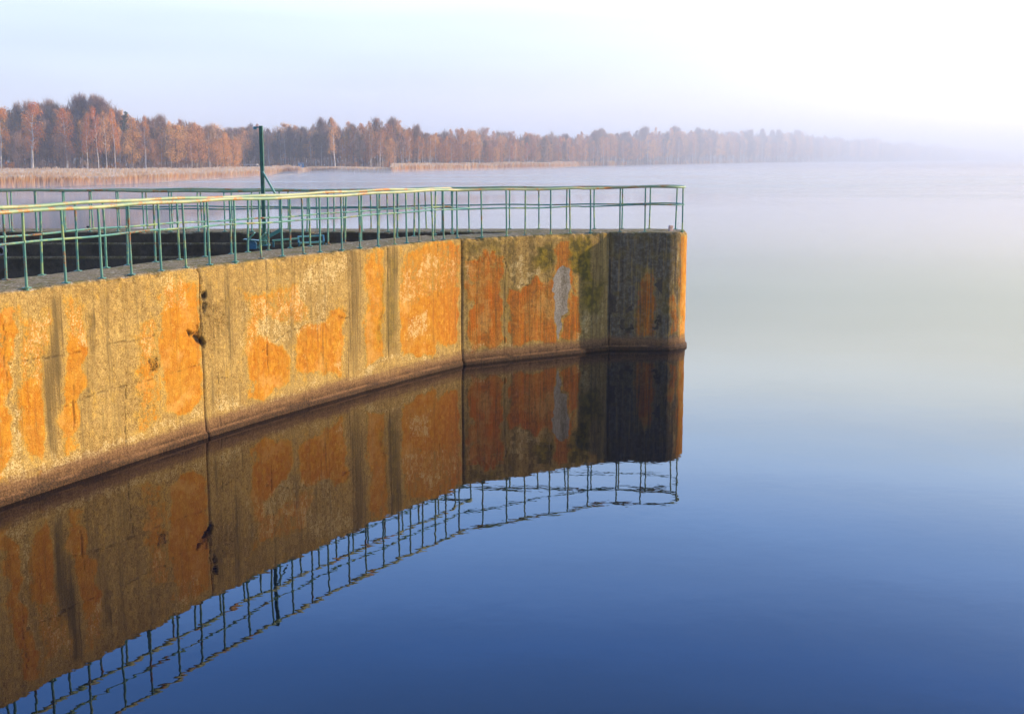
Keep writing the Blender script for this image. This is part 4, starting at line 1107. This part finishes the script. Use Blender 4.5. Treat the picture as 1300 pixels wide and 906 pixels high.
# bushes along the foot
px = -125.0
while px < 1010:
    Y = wood_y(px) - random.uniform(3, 7)
    plant('bush_orange' if random.random() < .12 else 'bush', px, Y, random.uniform(2.2, 4.6), random.uniform(1.2, 1.7), whole=Y > 480, row=4)
    px += random.uniform(7, 15) * (330.0 / Y) ** .4
# trees one can pick out
SPECIAL = [
 ('birch_orange', 54, 274, 17.1, 1.5, 'tall orange leaved birch rising highest at the left of the wood'),
 ('birch_orange', 97, 274, 15.7, 1.4, 'bright orange conical birch standing against the dark bare trees'),
 ('birch_orange', 15, 274, 15.7, 1.2, 'pale orange birch at the very left of the wood'),
 ('birch_orange', 122, 276, 14.4, 0.9, 'thin orange birch just right of the brightest one'),
 ('birch_orange', 136, 274, 15.9, 0.9, 'slim birch with an orange tip and a white trunk before the tallest bare trees'),
 ('birch_orange', 157, 276, 15.5, 0.9, 'slim orange topped birch at the shoulder of the wood'),
 ('birch', 146, 271, 14.8, 0.9, 'birch with a long bare white trunk near the tallest bare trees'),
 ('birch', 178, 268, 13.2, 1.2, 'russet birch with a bright white stem at the wood edge'),
 ('birch', 195, 268, 13.5, 1.0, 'birch with a thick white stem beside another birch at the wood edge'),
 ('round', 178, 266, 10.1, 1.25, 'rounded russet tree in front of the white birches'),
 ('round_tan', 92, 264, 9.2, 1.35, 'spreading greyish tan tree at the water side of the dark wood'),
 ('round_tan', 38, 264, 9.7, 1.1, 'upright greyish tan tree at the left edge of the reeds'),
 ('round', 232, 270, 11.7, 1.2, 'dense rounded russet tree left of the mast'),
 ('round', 262, 274, 11.3, 1.3, 'wide russet tree at the end of the near wood'),
 ('round', 293, 282, 8.9, 1.2, 'last orange brown tree before the gap in the wood'),
 ('bush_orange', 303, 284, 4.5, 1.6, 'bright orange bush at the end of the near wood'),
 ('pine', 172, 286, 15.2, 1.2, 'dark olive evergreen crown between the birches'),
 ('round', 498, 322, 9.0, 1.2, 'rounded orange russet tree in front of the tall birches'),
 ('birch', 430, 330, 15.3, 1.1, 'tallest russet birch on the middle shore'),
]
for k, px, Y, h, wd, lb in SPECIAL: plant(k, px, Y, h, wd, lb)
for px, h in ((118, 18.8), (126, 19.4), (134, 19.2), (142, 18.8), (151, 17.6), (72, 17.2), (84, 17.2)):
    plant('bare', px, 292, h, 1.3, row=3)


for k_ in range(26):
    plant(random.choice(['bare', 'bare', 'birch_bare', 'round']), 262 + k_ * 2.4, 356 + random.uniform(-6, 10), random.uniform(11.2, 13.2), 1.2, row=3)
ORD = ['leftmost', 'second from left', 'third from left', 'fourth from left', 'fifth from left', 'sixth from left', 'seventh from left', 'eighth from left', 'ninth from left', 'tenth from left', 'eleventh from left', 'twelfth from left', 'thirteenth from left', 'fourteenth from left', 'fifteenth from left', 'sixteenth from left']
for lb_, lst in ALIKE.items():
    lst.sort(key=lambda q: q[0])
    for i_, (_, r_) in enumerate(lst):
        r_['label'] = lb_ if len(lst) == 1 or len(lst) > 16 else '%s, %s' % (lb_, ORD[i_])

# the depth of the wood behind the front rows: one mass of bare twigs and stems
def wood_mass():
    rs = np.random.RandomState(5); n = 46000
    px = rs.uniform(-200, 1262, n); wy_ = np.interp(px, sx, sy)
    Y = wy_ + rs.uniform(12, 60, n) * (wy_ / 330) ** .5
    H_ = np.interp(px, *zip(*HEIGHT))
    H_ = H_ * (0.80 + 0.36 * fbm(px * 0.09, px * 0 + 3, 3))
    z = rs.uniform(0.0, 1.0, n) ** 0.85 * H_ * (1 + (Y - wy_) / 1500)
    X = (px - 650) / F_ * Y * 1.011
    s = (0.9 + 0.6 * rs.rand(n)) * (Y / 330) ** .5
    a = np.c_[rs.normal(0, .3, n), rs.normal(0, .3, n), np.ones(n)] * s[:, None]
    w = 0.10 * (Y / 330) ** .7
    b_ = np.c_[np.ones(n), rs.normal(0, .4, n), np.zeros(n)] * (w * rs.uniform(.6, 2.4, n))[:, None]
    p = np.c_[X, Y, z]
    q = np.stack([p - a - b_, p - a + b_, p + a], 1).reshape(-1, 3)
    o = link(bpy.data.objects.new('woodland', card_mesh('woodland', q, TWIG)))
    tag(o, 'dim depth of bare twigs and stems inside the far wood', 'woodland', kind='stuff')
wood_mass()

# ------------------------------------------------------------ small things on the far bank
HUT = simple_mat('blue_hut_paint', (0.05, 0.28, 0.55), 0.7, 0.2, 3)
ROOFM = simple_mat('grey_felt', (0.30, 0.30, 0.33), 0.9, 0.2, 3)
WHITEW = simple_mat('weathered_white_wood', (0.66, 0.62, 0.60), 0.8, 0.15, 3)
hut = empty('bathing_hut', (at_px(388, 338), 338, 0.3)); tag(hut, 'tiny blue hut on the bank in front of the dark bare trees', 'hut')
b = MB(); b.box((0, 0, 0.9), (1.5, 1.4, 1.8)); b.build('wall', HUT, hut)
b = MB(); b.add([(-.9, -.85, 1.8), (.9, -.85, 1.8), (.9, .85, 1.8), (-.9, .85, 1.8), (-.9, 0, 2.15), (.9, 0, 2.15)], [(0, 3, 2, 1), (0, 1, 5, 4), (2, 3, 4, 5), (0, 4, 3), (1, 2, 5)]); b.build('roof', ROOFM, hut)
b = MB(); b.box((0.1, -0.72, 0.8), (0.6, 0.04, 1.5)); b.build('door', WHITEW, hut)
shed = empty('open_shelter', (at_px(322, 300), 300, 0.4)); tag(shed, 'low pale roofed shelter between the orange bush and the mast', 'shelter')
b = MB(); b.box((0, 0, 1.75), (5.2, 2.2, 0.14)); b.build('roof', WHITEW, shed)
for x in (-2.4, -0.8, 0.8, 2.4):
    for y in (-1, 1):
        b = MB(); b.box((x, y, 0.84), (0.14, 0.14, 1.68)); b.build('post', WHITEW, shed)
goal = empty('wooden_frame', (at_px(350, 300), 300, 0.35)); tag(goal, 'small pale timber frame standing right of the mast on the bank', 'frame')
for x in (-0.9, 0.9):
    b = MB(); b.box((x, 0, 0.65), (0.16, 0.16, 1.3)); b.build('post', WHITEW, goal)
b = MB(); b.box((0, 0, 1.36), (2.1, 0.16, 0.12)); b.build('beam', WHITEW, goal)

# ------------------------------------------------------------ haze
HAZE = bpy.data.materials.new('morning_haze'); HAZE.use_nodes = True
ht = HAZE.node_tree; ht.nodes.clear()
ho = N('ShaderNodeOutputMaterial', ht); pv = N('ShaderNodeVolumePrincipled', ht)
pv.inputs['Color'].default_value = (0.93, 0.95, 0.98, 1)
pv.inputs['Density'].default_value = 0.0007
pv.inputs['Anisotropy'].default_value = 0.35
ht.links.new(pv.outputs[0], ho.inputs['Volume'])
x0, x1, y0, y1, z0, z1 = -3050, 3050, -120, 3050, -1.5, 34.0
hz = mesh_obj('haze', [(x0, y0, z0), (x1, y0, z0), (x1, y1, z0), (x0, y1, z0), (x0, y0, z1), (x1, y0, z1), (x1, y1, z1), (x0, y1, z1)],
              [(0, 3, 2, 1), (4, 5, 6, 7), (0, 1, 5, 4), (1, 2, 6, 5), (2, 3, 7, 6), (3, 0, 4, 7)], HAZE)
tag(hz, 'pale lilac morning haze over the lake', 'haze', kind='stuff')

# the fog bank lying over the open lake beyond the reed spit, inside the haze
FOG = bpy.data.materials.new('lake_fog'); FOG.use_nodes = True
ht = FOG.node_tree; ht.nodes.clear()
ho = N('ShaderNodeOutputMaterial', ht); pv = N('ShaderNodeVolumePrincipled', ht)
pv.inputs['Color'].default_value = (0.95, 0.95, 0.98, 1)
pv.inputs['Density'].default_value = 0.0019
pv.inputs['Anisotropy'].default_value = 0.35
ht.links.new(pv.outputs[0], ho.inputs['Volume'])
base = [(-110, 365), (700, 330), (2900, 600), (2900, 2900), (-110, 2900)]
fv = [(x, y, -1.2) for x, y in base] + [(x, y, 33.0) for x, y in base]
fb = mesh_obj('fog_bank', fv, [(4, 3, 2, 1, 0), (5, 6, 7, 8, 9)] + [(i, (i + 1) % 5, 5 + (i + 1) % 5, 5 + i) for i in range(5)], FOG)
tag(fb, 'pale fog bank lying over the open lake and swallowing the far wood', 'fog', kind='stuff')

# thin mist lying on the water between the pier and the reeds
MIST = bpy.data.materials.new('water_mist'); MIST.use_nodes = True
ht = MIST.node_tree; ht.nodes.clear()
ho = N('ShaderNodeOutputMaterial', ht); pv = N('ShaderNodeVolumePrincipled', ht)
pv.inputs['Color'].default_value = (1.0, 0.96, 0.95, 1)
pv.inputs['Density'].default_value = 0.009
pv.inputs['Anisotropy'].default_value = 0.3
ht.links.new(pv.outputs[0], ho.inputs['Volume'])
edge = [(at_px(p, y), y) for p, y in ((-520, 138), (0, 138), (100, 148), (200, 166), (300, 204), (370, 252), (430, 292), (500, 286), (600, 328), (700, 384), (790, 450), (900, 600), (1030, 820), (1300, 1300))]
base = [(-70, 44), (60, 44), (1500, 500)] + edge[::-1]
nb_ = len(base)
mv = [(x, y, -1.1) for x, y in base] + [(x, y, 1.1) for x, y in base]
mo = mesh_obj('mist', mv, [tuple(range(nb_))[::-1], tuple(range(nb_, 2 * nb_))] + [(i, (i + 1) % nb_, nb_ + (i + 1) % nb_, nb_ + i) for i in range(nb_)], MIST)
tag(mo, 'thin pale mist lying on the water behind the pier', 'mist', kind='stuff')
